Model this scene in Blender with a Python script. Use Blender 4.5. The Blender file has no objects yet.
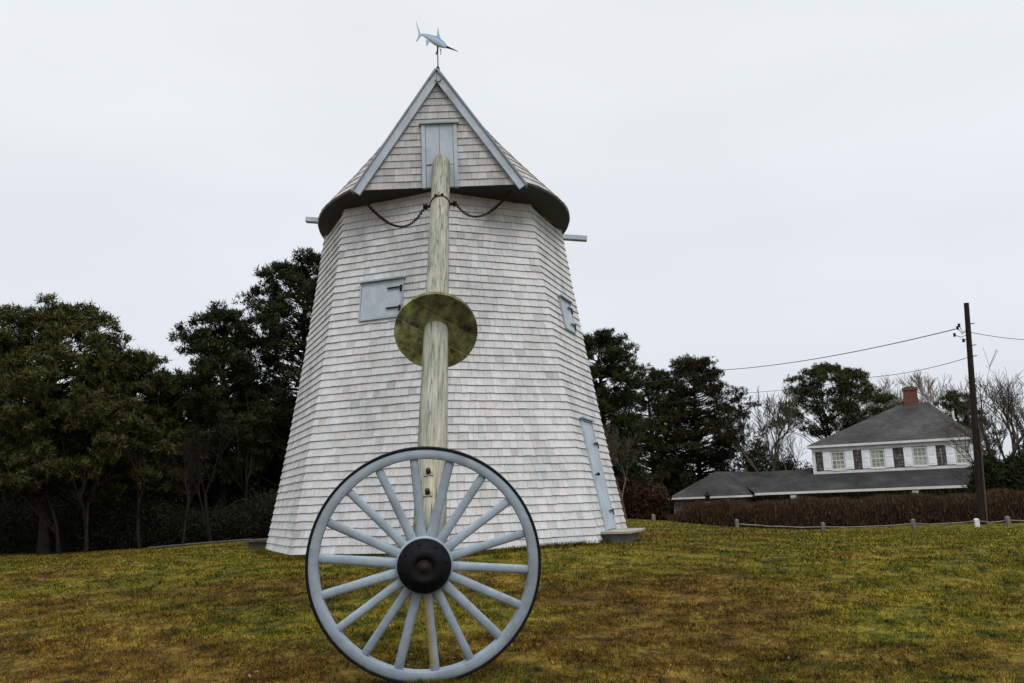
import bpy, math, random
import numpy as np
from mathutils import Vector, Matrix

R_ = math.radians
random.seed(7)
rng = np.random.default_rng(7)
scene = bpy.context.scene
COL = scene.collection

# ------------------------------------------------------------------ camera
EYE = 1.5
FPX, PITCH, ROLL = 900.0, R_(10.21), R_(2.16)
W_, H_ = 1024, 683
_fw = Vector((0, math.cos(PITCH), math.sin(PITCH)))
_up0 = Vector((0, -math.sin(PITCH), math.cos(PITCH)))
_rt0 = Vector((1, 0, 0))
_rt = _rt0 * math.cos(ROLL) - _up0 * math.sin(ROLL)
_up = _rt0 * math.sin(ROLL) + _up0 * math.cos(ROLL)
cam_d = bpy.data.cameras.new('camera')
cam = bpy.data.objects.new('camera', cam_d)
COL.objects.link(cam)
cam_d.sensor_width = 36.0
cam_d.lens = FPX / W_ * 36.0
cam_d.clip_start = 0.1
cam_d.clip_end = 3000
m4 = Matrix.Identity(4)
for i in range(3):
    m4[i][0] = _rt[i]; m4[i][1] = _up[i]; m4[i][2] = -_fw[i]
m4[2][3] = EYE
cam.matrix_world = m4
scene.camera = cam
CAM = Vector((0, 0, EYE))

# ------------------------------------------------------------------ sky, sun, exposure
SUN_EL, SUN_AZ = 48, 28          # soft sun behind the cloud, behind the camera and to the right
world = bpy.data.worlds.new('World')
scene.world = world
world.use_nodes = True
nt = world.node_tree
nt.nodes.clear()
out = nt.nodes.new('ShaderNodeOutputWorld')
sky = nt.nodes.new('ShaderNodeTexSky')
sky.sky_type = 'NISHITA'
sky.sun_disc = False
sky.sun_elevation = R_(SUN_EL)
sky.sun_rotation = R_(180 - SUN_AZ)
sky.dust_density = 4.0
bg1 = nt.nodes.new('ShaderNodeBackground'); bg1.inputs[1].default_value = 0.06
nt.links.new(sky.outputs[0], bg1.inputs[0])
tc = nt.nodes.new('ShaderNodeTexCoord')
sep = nt.nodes.new('ShaderNodeSeparateXYZ')
nt.links.new(tc.outputs['Generated'], sep.inputs[0])
ramp = nt.nodes.new('ShaderNodeValToRGB')
cr = ramp.color_ramp
cr.interpolation = 'EASE'
cr.elements[0].position = 0.0; cr.elements[0].color = (0.735, 0.78, 0.84, 1)
cr.elements[1].position = 1.0; cr.elements[1].color = (2.55, 2.55, 2.5, 1)
e = cr.elements.new(0.22); e.color = (0.80, 0.84, 0.895, 1)
e = cr.elements.new(0.52); e.color = (0.885, 0.915, 0.95, 1)
nt.links.new(sep.outputs[2], ramp.inputs[0])
nz = nt.nodes.new('ShaderNodeTexNoise'); nz.inputs['Scale'].default_value = 1.6
nz.inputs['Detail'].default_value = 3
mp = nt.nodes.new('ShaderNodeMapping'); mp.inputs['Scale'].default_value = (1, 1, 3)
nt.links.new(tc.outputs['Generated'], mp.inputs[0]); nt.links.new(mp.outputs[0], nz.inputs['Vector'])
mr = nt.nodes.new('ShaderNodeMapRange')
mr.inputs[1].default_value = 0.3; mr.inputs[2].default_value = 0.7
mr.inputs[3].default_value = 0.93; mr.inputs[4].default_value = 1.05
nt.links.new(nz.outputs[0], mr.inputs[0])
bg2 = nt.nodes.new('ShaderNodeBackground')
nt.links.new(ramp.outputs[0], bg2.inputs[0]); nt.links.new(mr.outputs[0], bg2.inputs[1])
mx = nt.nodes.new('ShaderNodeMixShader'); mx.inputs[0].default_value = 0.95
nt.links.new(bg1.outputs[0], mx.inputs[1]); nt.links.new(bg2.outputs[0], mx.inputs[2])
nt.links.new(mx.outputs[0], out.inputs[0])

sun_d = bpy.data.lights.new('sun', 'SUN')
sun_d.energy = 1.3
sun_d.angle = R_(22)
sun_d.color = (1.0, 0.97, 0.93)
sun = bpy.data.objects.new('sun', sun_d)
COL.objects.link(sun)
sd = Vector((math.sin(R_(SUN_AZ)) * math.cos(R_(SUN_EL)), -math.cos(R_(SUN_AZ)) * math.cos(R_(SUN_EL)), math.sin(R_(SUN_EL))))
sun.rotation_euler = sd.to_track_quat('Z', 'Y').to_euler()
sun.location = (0, 0, 40)

vs = scene.view_settings
vs.view_transform = 'Standard'
vs.look = 'None'
vs.exposure = 0.0
vs.gamma = 1.0
vs.use_curve_mapping = False

# ------------------------------------------------------------------ helpers
def ray(px, py):
    a = (px - W_ / 2) / FPX; b = -(py - H_ / 2) / FPX
    return _fw + _rt * a + _up * b

def at(px, py, Y):
    "the point at depth Y that the photograph shows at px, py"
    d = ray(px, py)
    return CAM + d * (Y / d.y)

def ss(a, b, t):
    t = np.clip((np.asarray(t, float) - a) / (b - a), 0, 1)
    return t * t * (3 - 2 * t)

_hub = at(424.4, 564.0, 6.62)
_gw = _hub.z - 116.8 / FPX * (_hub - CAM).dot(_fw) * math.cos(R_(6.5)) + .012
_gd = None

def hgt(x, y):
    x = np.asarray(x, float); y = np.asarray(y, float)
    z = ss(2.5, 16, y) * (0.775 - 0.27 * ss(2.6, 10, x))
    z = z - 0.40 * ss(16, 34, y) * ss(3, 12, x)
    z = z - 1.15 * ss(35, 50, y) * ss(5, 16, x)
    z = z - 0.36 * ss(14, 29, y) * ss(3, 15, -x)
    z = z + 0.018 * np.sin(x * 1.3 + 0.7 * y) * np.cos(y * 1.1 - .4 * x) + 0.02 * np.sin(.53 * x - .37 * y)
    if _gd is not None:
        z = z + _gd * np.exp(-((x - _hub.x) ** 2 + (y - 6.7) ** 2) / 6.0)
    return z

_gd = _gw - float(hgt(_hub.x, 6.7))
print('wheel ground shift', _gd)

def gz(x, y):
    return float(hgt(x, y))

class MB:
    def __init__(s):
        s.v = []; s.f = []; s.c = []; s.sm = []
    def add(s, vs, fs, col=None, smooth=False):
        o = len(s.v)
        s.v += [tuple(v) for v in vs]
        s.f += [tuple(i + o for i in f) for f in fs]
        s.c += [col if col is not None else (1, 1, 1)] * len(vs)
        s.sm += [smooth] * len(fs)
    def box(s, M, x0, x1, y0, y1, z0, z1, col=None):
        vs = [M @ Vector(p) for p in ((x0, y0, z0), (x1, y0, z0), (x1, y1, z0), (x0, y1, z0), (x0, y0, z1), (x1, y0, z1), (x1, y1, z1), (x0, y1, z1))]
        s.add(vs, [(0, 3, 2, 1), (4, 5, 6, 7), (0, 1, 5, 4), (1, 2, 6, 5), (2, 3, 7, 6), (3, 0, 4, 7)], col)
    def bbox(s, M, x0, x1, y0, y1, z0, z1, b, col=None):
        "box with its front (-y side of the local frame) edges chamfered"
        vs = [(x0, y1, z0), (x1, y1, z0), (x1, y1, z1), (x0, y1, z1),
              (x0, y0 + b, z0), (x1, y0 + b, z0), (x1, y0 + b, z1), (x0, y0 + b, z1),
              (x0 + b, y0, z0 + b), (x1 - b, y0, z0 + b), (x1 - b, y0, z1 - b), (x0 + b, y0, z1 - b)]
        vs = [M @ Vector(p) for p in vs]
        f = [(0, 1, 2, 3)[::-1]]
        for k in range(4):
            n = (k + 1) % 4
            f.append((k, n, 4 + n, 4 + k)); f.append((4 + k, 4 + n, 8 + n, 8 + k))
        f.append((8, 9, 10, 11))
        s.add(vs, f, col)
    def tube(s, pts, rad, sides=8, col=None, caps=True, smooth=True):
        pts = [Vector(p) for p in pts]
        n = len(pts)
        if not hasattr(rad, '__len__'): rad = [rad] * n
        t0 = (pts[1] - pts[0]).normalized()
        up = Vector((0, 0, 1)) if abs(t0.z) < .9 else Vector((1, 0, 0))
        a = t0.cross(up).normalized(); b = t0.cross(a).normalized()
        vs = []
        for i in range(n):
            t = (pts[min(i + 1, n - 1)] - pts[max(i - 1, 0)])
            if t.length > 1e-9:
                t.normalize()
                a = (a - t * a.dot(t)).normalized(); b = t.cross(a)
            for k in range(sides):
                w = 2 * math.pi * k / sides
                vs.append(pts[i] + (a * math.cos(w) + b * math.sin(w)) * rad[i])
        f = []
        for i in range(n - 1):
            for k in range(sides):
                k2 = (k + 1) % sides
                f.append((i * sides + k, i * sides + k2, (i + 1) * sides + k2, (i + 1) * sides + k))
        s.add(vs, f, col, smooth)
        if caps:
            s.add(vs[:sides], [tuple(range(sides))[::-1]], col); s.add(vs[-sides:], [tuple(range(sides))], col)
    def lathe(s, M, prof, seg=32, col=None, smooth=True):
        "profile of (radius, axial) round local z"
        vs = []
        for r, z in prof:
            for k in range(seg):
                w = 2 * math.pi * k / seg
                vs.append(M @ Vector((r * math.cos(w), r * math.sin(w), z)))
        f = []
        for i in range(len(prof) - 1):
            for k in range(seg):
                k2 = (k + 1) % seg
                f.append((i * seg + k, i * seg + k2, (i + 1) * seg + k2, (i + 1) * seg + k))
        s.add(vs, f, col, smooth)
    def build(s, name, mat, parent=None, recalc=True):
        me = bpy.data.meshes.new(name)
        me.from_pydata(s.v, [], s.f)
        at_ = me.attributes.new('tint', 'FLOAT_COLOR', 'POINT')
        arr = np.ones((len(s.v), 4), np.float32); arr[:, :3] = np.array(s.c, np.float32).reshape(-1, 3)
        at_.data.foreach_set('color', arr.ravel())
        me.polygons.foreach_set('use_smooth', s.sm)
        if recalc:
            import bmesh
            bm = bmesh.new(); bm.from_mesh(me)
            bmesh.ops.recalc_face_normals(bm, faces=bm.faces)
            bm.to_mesh(me); bm.free()
        me.materials.append(mat)
        return link(name, me, parent)

def link(name, me, parent=None):
    o = bpy.data.objects.new(name, me)
    COL.objects.link(o)
    if parent is not None:
        o.parent = parent
        o.matrix_parent_inverse = Matrix.Identity(4)
        if parent.parent is None:
            o.matrix_local = parent.matrix_basis.inverted() if parent.matrix_basis != Matrix.Identity(4) and o.get('world') else Matrix.Identity(4)
    return o

def tris(name, V, mat, tint, parent=None, quads=False):
    "big leaf / blade mesh: V (n,3,3) or (n,4,3), tint (n,3)"
    n, k = V.shape[0], V.shape[1]
    me = bpy.data.meshes.new(name)
    me.vertices.add(n * k); me.vertices.foreach_set('co', V.astype(np.float32).ravel())
    me.loops.add(n * k); me.loops.foreach_set('vertex_index', np.arange(n * k, dtype=np.int32))
    me.polygons.add(n)
    me.polygons.foreach_set('loop_start', np.arange(0, n * k, k, dtype=np.int32))
    me.polygons.foreach_set('loop_total', np.full(n, k, np.int32))
    a = me.attributes.new('tint', 'FLOAT_COLOR', 'POINT')
    c = np.ones((n, k, 4), np.float32); c[:, :, :3] = tint[:, None, :]
    a.data.foreach_set('color', c.ravel())
    me.update(calc_edges=True)
    me.materials.append(mat)
    return link(name, me, parent)

def empty(name, loc=(0, 0, 0), rz=0.0):
    o = bpy.data.objects.new(name, None)
    COL.objects.link(o)
    o.location = loc; o.rotation_euler = (0, 0, rz)
    o.empty_display_size = .3
    return o

def tag(o, label, cat, group=None, kind=None):
    o['label'] = label; o['category'] = cat
    if group: o['group'] = group
    if kind: o['kind'] = kind
    return o

def struct(o):
    o['kind'] = 'structure'
    return o

def frame(o, x, y, z):
    "matrix with columns x,y,z and origin o"
    M = Matrix.Identity(4)
    for i in range(3):
        M[i][0] = x[i]; M[i][1] = y[i]; M[i][2] = z[i]; M[i][3] = o[i]
    return M

# ------------------------------------------------------------------ materials
def mat_new(name):
    m = bpy.data.materials.new(name); m.use_nodes = True
    n = m.node_tree
    p = n.nodes['Principled BSDF']
    return m, n, p

def N(n, t, **kw):
    x = n.nodes.new(t)
    for k, v in kw.items():
        if k in x.inputs: x.inputs[k].default_value = v
        else: setattr(x, k, v)
    return x

def noise(n, scale, detail=4, rough=.55, stretch=None, coord='Object', rot=None):
    t = N(n, 'ShaderNodeTexCoord')
    v = t.outputs[coord]
    if stretch or rot:
        mm = N(n, 'ShaderNodeMapping')
        if stretch: mm.inputs['Scale'].default_value = stretch
        if rot: mm.inputs['Rotation'].default_value = rot
        n.links.new(v, mm.inputs[0]); v = mm.outputs[0]
    z = N(n, 'ShaderNodeTexNoise')
    z.inputs['Scale'].default_value = scale; z.inputs['Detail'].default_value = detail; z.inputs['Roughness'].default_value = rough
    n.links.new(v, z.inputs['Vector'])
    return z.outputs[0]

def rampn(n, src, stops):
    r = N(n, 'ShaderNodeValToRGB')
    c = r.color_ramp
    c.elements[0].position = stops[0][0]; c.elements[0].color = (*stops[0][1], 1)
    c.elements[1].position = stops[-1][0]; c.elements[1].color = (*stops[-1][1], 1)
    for p, q in stops[1:-1]:
        e = c.elements.new(p); e.color = (*q, 1)
    n.links.new(src, r.inputs[0])
    return r.outputs[0]

def mul(n, a, b, fac=1.0, mode='MULTIPLY'):
    x = N(n, 'ShaderNodeMix', data_type='RGBA', blend_type=mode)
    x.inputs[0].default_value = fac
    for s, i in ((a, 6), (b, 7)):
        if isinstance(s, tuple): x.inputs[i].default_value = (*s, 1)
        else: n.links.new(s, x.inputs[i])
    return x.outputs[2]

def mixf(n, f, a, b):
    x = N(n, 'ShaderNodeMix', data_type='RGBA')
    n.links.new(f, x.inputs[0])
    for s, i in ((a, 6), (b, 7)):
        if isinstance(s, tuple): x.inputs[i].default_value = (*s, 1)
        else: n.links.new(s, x.inputs[i])
    return x.outputs[2]

def tint_of(n):
    a = N(n, 'ShaderNodeAttribute', attribute_name='tint')
    return a.outputs['Color']

def bump(n, p, src, strength=.3, dist=.01):
    b = N(n, 'ShaderNodeBump'); b.inputs['Strength'].default_value = strength; b.inputs['Distance'].default_value = dist
    n.links.new(src, b.inputs['Height']); n.links.new(b.outputs[0], p.inputs['Normal'])

def g(v): return (v, v, v)

def m_shingle(name, base, spread=.3):
    m, n, p = mat_new(name)
    streak = noise(n, 1.0, 5, .65, stretch=(60, 60, 3.5))
    big = noise(n, .9, 6, .65, stretch=(1.6, 1.6, .55))
    c = mul(n, tint_of(n), rampn(n, streak, [(.3, g(.78)), (.55, g(1.0)), (.75, g(1.08))]))
    c = mul(n, c, rampn(n, big, [(.32, g(.76)), (.48, g(.98)), (.7, g(1.06))]))
    c = mul(n, c, base)
    n.links.new(c, p.inputs['Base Color'])
    p.inputs['Roughness'].default_value = .85; p.inputs['Specular IOR Level'].default_value = .2
    bump(n, p, streak, .35, .006)
    return m

def m_paint(name, base, rough=.55, dirt=.25, grain=(40, 40, 4)):
    m, n, p = mat_new(name)
    a = noise(n, 1.0, 4, .6, stretch=grain)
    b = noise(n, 2.2, 5, .65)
    c = mul(n, base, rampn(n, a, [(.3, g(.88)), (.6, g(1.03))]))
    c = mul(n, c, rampn(n, b, [(.32, g(1 - dirt)), (.6, g(1.04))]))
    c = mul(n, c, tint_of(n))
    ch = noise(n, 26, 6, .8)
    c = mixf(n, rampn(n, ch, [(.60, g(0)), (.66, g(.55)), (.70, g(.9))]), c, (.17, .16, .145))
    n.links.new(c, p.inputs['Base Color'])
    p.inputs['Roughness'].default_value = rough; p.inputs['Specular IOR Level'].default_value = .3
    bump(n, p, ch, .25, .004)
    return m

def m_plain(name, base, rough=.7, var=.25, scale=6, metallic=0.0, spec=.3):
    m, n, p = mat_new(name)
    a = noise(n, scale, 5, .6)
    c = mul(n, base, rampn(n, a, [(.3, g(1 - var)), (.7, g(1 + var))]))
    c = mul(n, c, tint_of(n))
    n.links.new(c, p.inputs['Base Color'])
    p.inputs['Roughness'].default_value = rough; p.inputs['Metallic'].default_value = metallic
    p.inputs['Specular IOR Level'].default_value = spec
    bump(n, p, a, .15, .01)
    return m

def m_leaf(name, base, trans=.25):
    m, n, p = mat_new(name)
    c = mul(n, tint_of(n), base)
    n.links.new(c, p.inputs['Base Color'])
    p.inputs['Roughness'].default_value = .75; p.inputs['Specular IOR Level'].default_value = .12
    return m

M = {}
M['shingle'] = m_shingle('weathered_cedar_shingle', (.548, .552, .563))
M['gable_shingle'] = m_shingle('tan_cedar_shingle', (.435, .432, .435))
M['roof_shingle'] = m_shingle('roof_cedar_shingle', (.46, .44, .43))
M['backing'] = m_plain('wall_sheathing', (.05, .045, .04))
M['trim'] = m_paint('blue_grey_paint', (.385, .445, .505))
M['wheel_paint'] = m_paint('wheel_blue_grey_paint', (.295, .360, .425), .65, .38, (14, 14, 14))
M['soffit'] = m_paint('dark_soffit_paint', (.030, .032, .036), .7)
M['iron'] = m_plain('black_iron', (.008, .008, .010), .75, .4, 30, 0.0, .12)
M['rust'] = m_plain('rusty_iron', (.045, .024, .017), .85, .5, 60)
M['rustdark'] = m_plain('dark_rusty_iron', (.016, .010, .008), .8, .5, 40)
M['concrete'] = m_plain('concrete', (.13, .125, .11), .9, .3, 5)
M['slab'] = m_plain('pale_slab', (.26, .25, .22), .9, .25, 4)
M['bark'] = m_plain('dark_bark', (.015, .012, .011), .95, .5, 5, 0, .1)
M['greybark'] = m_plain('grey_bark', (.070, .060, .050), .95, .4, 6, 0, .1)
M['lichenbark'] = m_plain('lichen_bark', (.085, .078, .052), .95, .4, 6, 0, .1)
M['palebark'] = m_plain('pale_bark', (.22, .195, .18), .95, .3, 6, 0, .1)
M['needles'] = m_leaf('pine_needles', (.023, .030, .0085))
M['twigs'] = m_leaf('brown_twigs', (.050, .030, .018))
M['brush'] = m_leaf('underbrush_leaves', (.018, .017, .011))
M['creosote'] = m_plain('creosote_wood', (.020, .015, .013), .9, .4, 8, 0, .15)
M['white'] = m_paint('white_house_paint', (.60, .60, .61), .6, .12)
M['shutter'] = m_paint('white_shutter_paint', (.78, .80, .84), .6, .1)
M['brick'] = m_plain('chimney_brick', (.12, .052, .038), .9, .3, 9)
M['oldfence'] = m_plain('weathered_fence_wood', (.13, .12, .105), .9, .5, 7)
M['wire'] = m_plain('wire_black', (.012, .012, .014), .6, .1)
M['fishblue'] = m_plain('blue_fish_paint', (.06, .22, .48), .4, .15, 5)
M['fishsilver'] = m_plain('silver_fish_paint', (.36, .46, .55), .4, .15, 5)
M['leafbrown'] = m_leaf('dead_leaves', (.16, .12, .07))

def m_pole():
    m, n, p = mat_new('weathered_pole_wood')
    t = N(n, 'ShaderNodeTexCoord')
    a = noise(n, 1.0, 7, .74, stretch=(30, 30, 1.6))
    b = noise(n, 1.0, 4, .6, stretch=(5, 5, .45))
    k = noise(n, 1.0, 3, .5, stretch=(13, 13, .35))
    c = rampn(n, a, [(.30, (.05, .05, .04)), (.44, (.20, .205, .175)), (.58, (.29, .29, .255)), (.75, (.40, .395, .36))])
    c = mul(n, c, rampn(n, b, [(.33, (.74, .80, .66)), (.5, (.98, .98, .95)), (.68, (1.12, 1.04, .86))]))
    crack = rampn(n, k, [(.0, g(1)), (.425, g(1)), (.44, g(.22)), (.455, g(1)), (1, g(1))])
    c = mul(n, c, crack)
    n.links.new(c, p.inputs['Base Color'])
    p.inputs['Roughness'].default_value = .9; p.inputs['Specular IOR Level'].default_value = .15
    bump(n, p, a, .5, .012)
    return m
M['pole'] = m_pole()

def m_moss():
    m, n, p = mat_new('mossy_boards')
    a = noise(n, 5.5, 8, .72)
    b = noise(n, 1.0, 5, .6, stretch=(3, 9, 3))
    c = rampn(n, a, [(.34, (.03, .032, .026)), (.44, (.17, .18, .10)), (.56, (.33, .34, .14)), (.70, (.55, .55, .40))])
    c = mul(n, c, rampn(n, b, [(.3, g(.5)), (.6, g(1.05))]))
    c = mul(n, c, tint_of(n))
    n.links.new(c, p.inputs['Base Color'])
    p.inputs['Roughness'].default_value = .95; p.inputs['Specular IOR Level'].default_value = .1
    bump(n, p, a, .5, .02)
    return m
M['moss'] = m_moss()

def m_asphalt():
    m, n, p = mat_new('grey_roof_shingles')
    a = noise(n, 1.0, 4, .6, stretch=(3, 3, 16))
    b = noise(n, .6, 4, .6)
    c = mul(n, (.047, .046, .046), rampn(n, a, [(.3, g(.65)), (.7, g(1.3))]))
    c = mul(n, c, rampn(n, b, [(.32, g(.62)), (.5, g(1.0)), (.7, g(1.5))]))
    c = mul(n, c, tint_of(n))
    n.links.new(c, p.inputs['Base Color'])
    p.inputs['Roughness'].default_value = .95; p.inputs['Specular IOR Level'].default_value = .1
    bump(n, p, a, .4, .03)
    return m
M['asphalt'] = m_asphalt()

def m_clad():
    m, n, p = mat_new('dark_red_wall_shingles')
    t = N(n, 'ShaderNodeTexCoord'); s_ = N(n, 'ShaderNodeSeparateXYZ'); n.links.new(t.outputs['Object'], s_.inputs[0])
    fr = N(n, 'ShaderNodeMath', operation='FRACT'); mu = N(n, 'ShaderNodeMath', operation='MULTIPLY'); mu.inputs[1].default_value = 5.0
    n.links.new(s_.outputs[2], mu.inputs[0]); n.links.new(mu.outputs[0], fr.inputs[0])
    a = noise(n, 1.0, 4, .7, stretch=(9, 9, 3))
    c = rampn(n, a, [(.35, (.040, .026, .027)), (.52, (.085, .066, .068)), (.66, (.27, .25, .26))])
    c = mul(n, c, rampn(n, fr.outputs[0], [(.0, g(.12)), (.22, g(.8)), (1, g(1.15))]))
    n.links.new(c, p.inputs['Base Color'])
    p.inputs['Roughness'].default_value = .9
    return m
M['clad'] = m_clad()

def m_glass():
    m, n, p = mat_new('window_glass')
    a = noise(n, 1.3, 3, .5)
    c = rampn(n, a, [(.35, (.12, .15, .11)), (.65, (.36, .38, .29))])
    n.links.new(c, p.inputs['Base Color'])
    p.inputs['Roughness'].default_value = .08; p.inputs['Specular IOR Level'].default_value = .6
    return m
M['glass'] = m_glass()

def grass_colour(n, blades):
    a = noise(n, .42, 5, .62)
    b = noise(n, 3.2, 8, .75)
    d = noise(n, 15.0, 5, .75)
    brown = noise(n, .30, 4, .6, rot=(0, 0, 1.1))
    c = rampn(n, b, [(.35, (.010, .022, .003)), (.43, (.050, .056, .006)), (.53, (.125, .104, .011)), (.66, (.215, .168, .026))])
    c2 = rampn(n, b, [(.34, (.020, .011, .004)), (.50, (.100, .056, .010)), (.66, (.20, .135, .028))])
    tcx = N(n, 'ShaderNodeTexCoord'); sx_ = N(n, 'ShaderNodeSeparateXYZ'); n.links.new(tcx.outputs['Object'], sx_.inputs[0])
    mr_ = N(n, 'ShaderNodeMapRange'); mr_.inputs[1].default_value = 6; mr_.inputs[2].default_value = 15; mr_.inputs[3].default_value = .06; mr_.inputs[4].default_value = -.065
    n.links.new(sx_.outputs[1], mr_.inputs[0])
    mr2 = N(n, 'ShaderNodeMapRange'); mr2.inputs[1].default_value = -6; mr2.inputs[2].default_value = 6; mr2.inputs[3].default_value = .04; mr2.inputs[4].default_value = -.04
    n.links.new(sx_.outputs[0], mr2.inputs[0])
    ad = N(n, 'ShaderNodeMath', operation='ADD'); n.links.new(mr_.outputs[0], ad.inputs[0]); n.links.new(mr2.outputs[0], ad.inputs[1])
    ad2 = N(n, 'ShaderNodeMath', operation='ADD'); n.links.new(ad.outputs[0], ad2.inputs[0]); n.links.new(brown, ad2.inputs[1])
    f = rampn(n, ad2.outputs[0], [(.44, g(0)), (.60, g(.9))])
    c = mixf(n, f, c, c2)
    c = mul(n, c, rampn(n, a, [(.3, g(.62)), (.65, g(1.12))]))
    c = mul(n, c, rampn(n, d, [(.34, g(.42)), (.5, g(1.0)), (.68, g(1.6))]))
    if blades: c = mul(n, c, tint_of(n))
    return c

def m_grass(name, blades):
    m, n, p = mat_new(name)
    c = grass_colour(n, blades)
    n.links.new(c, p.inputs['Base Color'])
    p.inputs['Roughness'].default_value = .95; p.inputs['Specular IOR Level'].default_value = .08
    if not blades:
        bump(n, p, noise(n, 9, 6, .75), 1.0, .06)
    return m
M['ground'] = m_grass('lawn_ground', False)
M['blades'] = m_grass('lawn_blades', True)

# ------------------------------------------------------------------ the ground
def axis(lo, hi, fine, far):
    a = np.arange(lo, hi + fine / 2, fine)
    g_ = []
    s = fine; x = hi
    while x < far:
        s *= 1.35; x += s; g_.append(x)
    l_ = []
    s = fine; x = lo
    while x > -far:
        s *= 1.35; x -= s; l_.append(x)
    return np.concatenate([l_[::-1], a, g_])
gx = axis(-30, 40, .5, 900); gy = axis(-6, 60, .5, 900)
X, Y = np.meshgrid(gx, gy)
Z = hgt(X, Y)
nx, ny = len(gx), len(gy)
me = bpy.data.meshes.new('ground')
me.from_pydata(np.stack([X, Y, Z], -1).reshape(-1, 3).tolist(), [],
               [(j * nx + i, j * nx + i + 1, (j + 1) * nx + i + 1, (j + 1) * nx + i) for j in range(ny - 1) for i in range(nx - 1)])
me.polygons.foreach_set('use_smooth', [True] * len(me.polygons))
me.materials.append(M['ground'])
struct(link('ground', me))

def grass_field():
    V = []; T = []
    for (y0, y1, cnt, ln, wd) in ((5.6, 8.5, 150000, .026, .005), (8.5, 12, 120000, .028, .007), (12, 18, 90000, .030, .011), (18, 36, 70000, .034, .018)):
        y = rng.uniform(y0, y1, cnt); x = rng.uniform(-1, 1, cnt) * (y * .62 + 1.0)
        # clumpy: keep by noise-like mask
        mask = (np.sin(x * 5.1 + 2 * np.sin(y * 3.3)) + np.sin(y * 6.7 + 2 * np.sin(x * 4.1)) + rng.normal(0, 1.1, cnt)) > -.6
        x = x[mask]; y = y[mask]; k = len(x)
        z = hgt(x, y) - .004
        ang = rng.uniform(0, 2 * np.pi, k)
        L = ln * rng.uniform(.5, 1.5, k); w = wd * rng.uniform(.6, 1.3, k)
        lean = rng.normal(0, .55, (k, 2)) * L[:, None]
        dx = np.cos(ang) * w; dy = np.sin(ang) * w
        v = np.zeros((k, 3, 3))
        v[:, 0] = np.stack([x - dx, y - dy, z], -1); v[:, 1] = np.stack([x + dx, y + dy, z], -1)
        v[:, 2] = np.stack([x + lean[:, 0], y + lean[:, 1], z + L], -1)
        b = rng.uniform(.40, 1.75, k)
        t = np.stack([b * rng.uniform(.85, 1.15, k), b, b * rng.uniform(.7, 1.3, k)], -1)
        V.append(v); T.append(t)
    # longer unmown tufts against the mill, its steps and the wheel
    k = 26000
    a = rng.uniform(0, 2 * np.pi, k)
    q = (np.mod(a - AZ, np.pi / 4) - np.pi / 8)
    rr = 3.53 * np.cos(np.pi / 8) / np.cos(q) + np.abs(rng.normal(0, .07, k)) + .01
    rr = np.where((a > .75) & (a < 2.4), rr * .985, rr)
    x = CX + rr * np.sin(a); y = CY - rr * np.cos(a)
    k2 = 1600
    x = np.concatenate([x, -.66 + rng.normal(0, .16, k2)]); y = np.concatenate([y, 6.62 + rng.normal(0, .07, k2)]); k += k2
    z = hgt(x, y) - .006
    ang = rng.uniform(0, 2 * np.pi, k); L = .06 * rng.uniform(.4, 1.8, k); L[-k2:] *= .55; w = .008 * rng.uniform(.5, 1.2, k); w[-k2:] *= .5
    lean = rng.normal(0, .45, (k, 2)) * L[:, None]
    v = np.zeros((k, 3, 3))
    v[:, 0] = np.stack([x - np.cos(ang) * w, y - np.sin(ang) * w, z], -1); v[:, 1] = np.stack([x + np.cos(ang) * w, y + np.sin(ang) * w, z], -1)
    v[:, 2] = np.stack([x + lean[:, 0], y + lean[:, 1], z + L], -1)
    b = rng.uniform(.35, 1.3, k)
    V.append(v); T.append(np.stack([b, b, b], -1))
    return np.concatenate(V), np.concatenate(T)
CX, CY = -1.305, 17.5
AZ = R_(1.26)
V, T = grass_field()
tag(tris('grass', V, M['blades'], T), 'short dormant olive and brown grass of the lawn', 'grass', kind='stuff')

def litter():
    k = 1100
    y = 6 + 24 * rng.uniform(0, 1, k) ** 1.6; x = rng.uniform(-1, 1, k) * (y * .62 + 1)
    z = hgt(x, y) + .02
    a = rng.uniform(0, 2 * np.pi, k); s = rng.uniform(.008, .024, k)
    V = np.zeros((k, 4, 3))
    for q in range(4):
        w = a + q * np.pi / 2
        r = s * (1.0 if q % 2 == 0 else .5)
        V[:, q] = np.stack([x + np.cos(w) * r, y + np.sin(w) * r, z + rng.uniform(-.008, .02, k)], -1)
    b = rng.uniform(.25, 1.1, k)
    return V, np.stack([b, b * rng.uniform(.75, 1, k), b * rng.uniform(.5, 1, k)], -1)
V, T = litter()
tag(tris('leaf_litter', V, M['leafbrown'], T), 'small dry leaves scattered over the lawn', 'leaves', kind='stuff')

# ------------------------------------------------------------------ the windmill
CX, CY = -1.305, 17.5
AZ = R_(1.26)
ZB = EYE - .698
def RW(z):
    "circumradius of the tower at height z"
    zz = z - EYE
    p = [(-.698, 3.492), (1.982, 2.949), (5.36, 2.388)]
    t = zz
    # quadratic through the three surveyed rings
    (x0, y0), (x1, y1), (x2, y2) = p
    return (y0 * (t - x1) * (t - x2) / ((x0 - x1) * (x0 - x2)) + y1 * (t - x0) * (t - x2) / ((x1 - x0) * (x1 - x2)) + y2 * (t - x0) * (t - x1) / ((x2 - x0) * (x2 - x1)))
C22 = math.cos(math.pi / 8)
def corner(k, z, off=0.0):
    a = AZ + k * math.pi / 4
    k_ = k % 8
    lo = min(1, max(0, (ZB + 6.06 - z) / 6.06))
    r = RW(z) * (1 + lo * {1: .018, 2: -.032, 3: -.03}.get(k_, 0)) + off / C22
    return Vector((CX + r * math.sin(a), CY - r * math.cos(a), z))
ZT = EYE + 5.62
EXPO = .132

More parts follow.
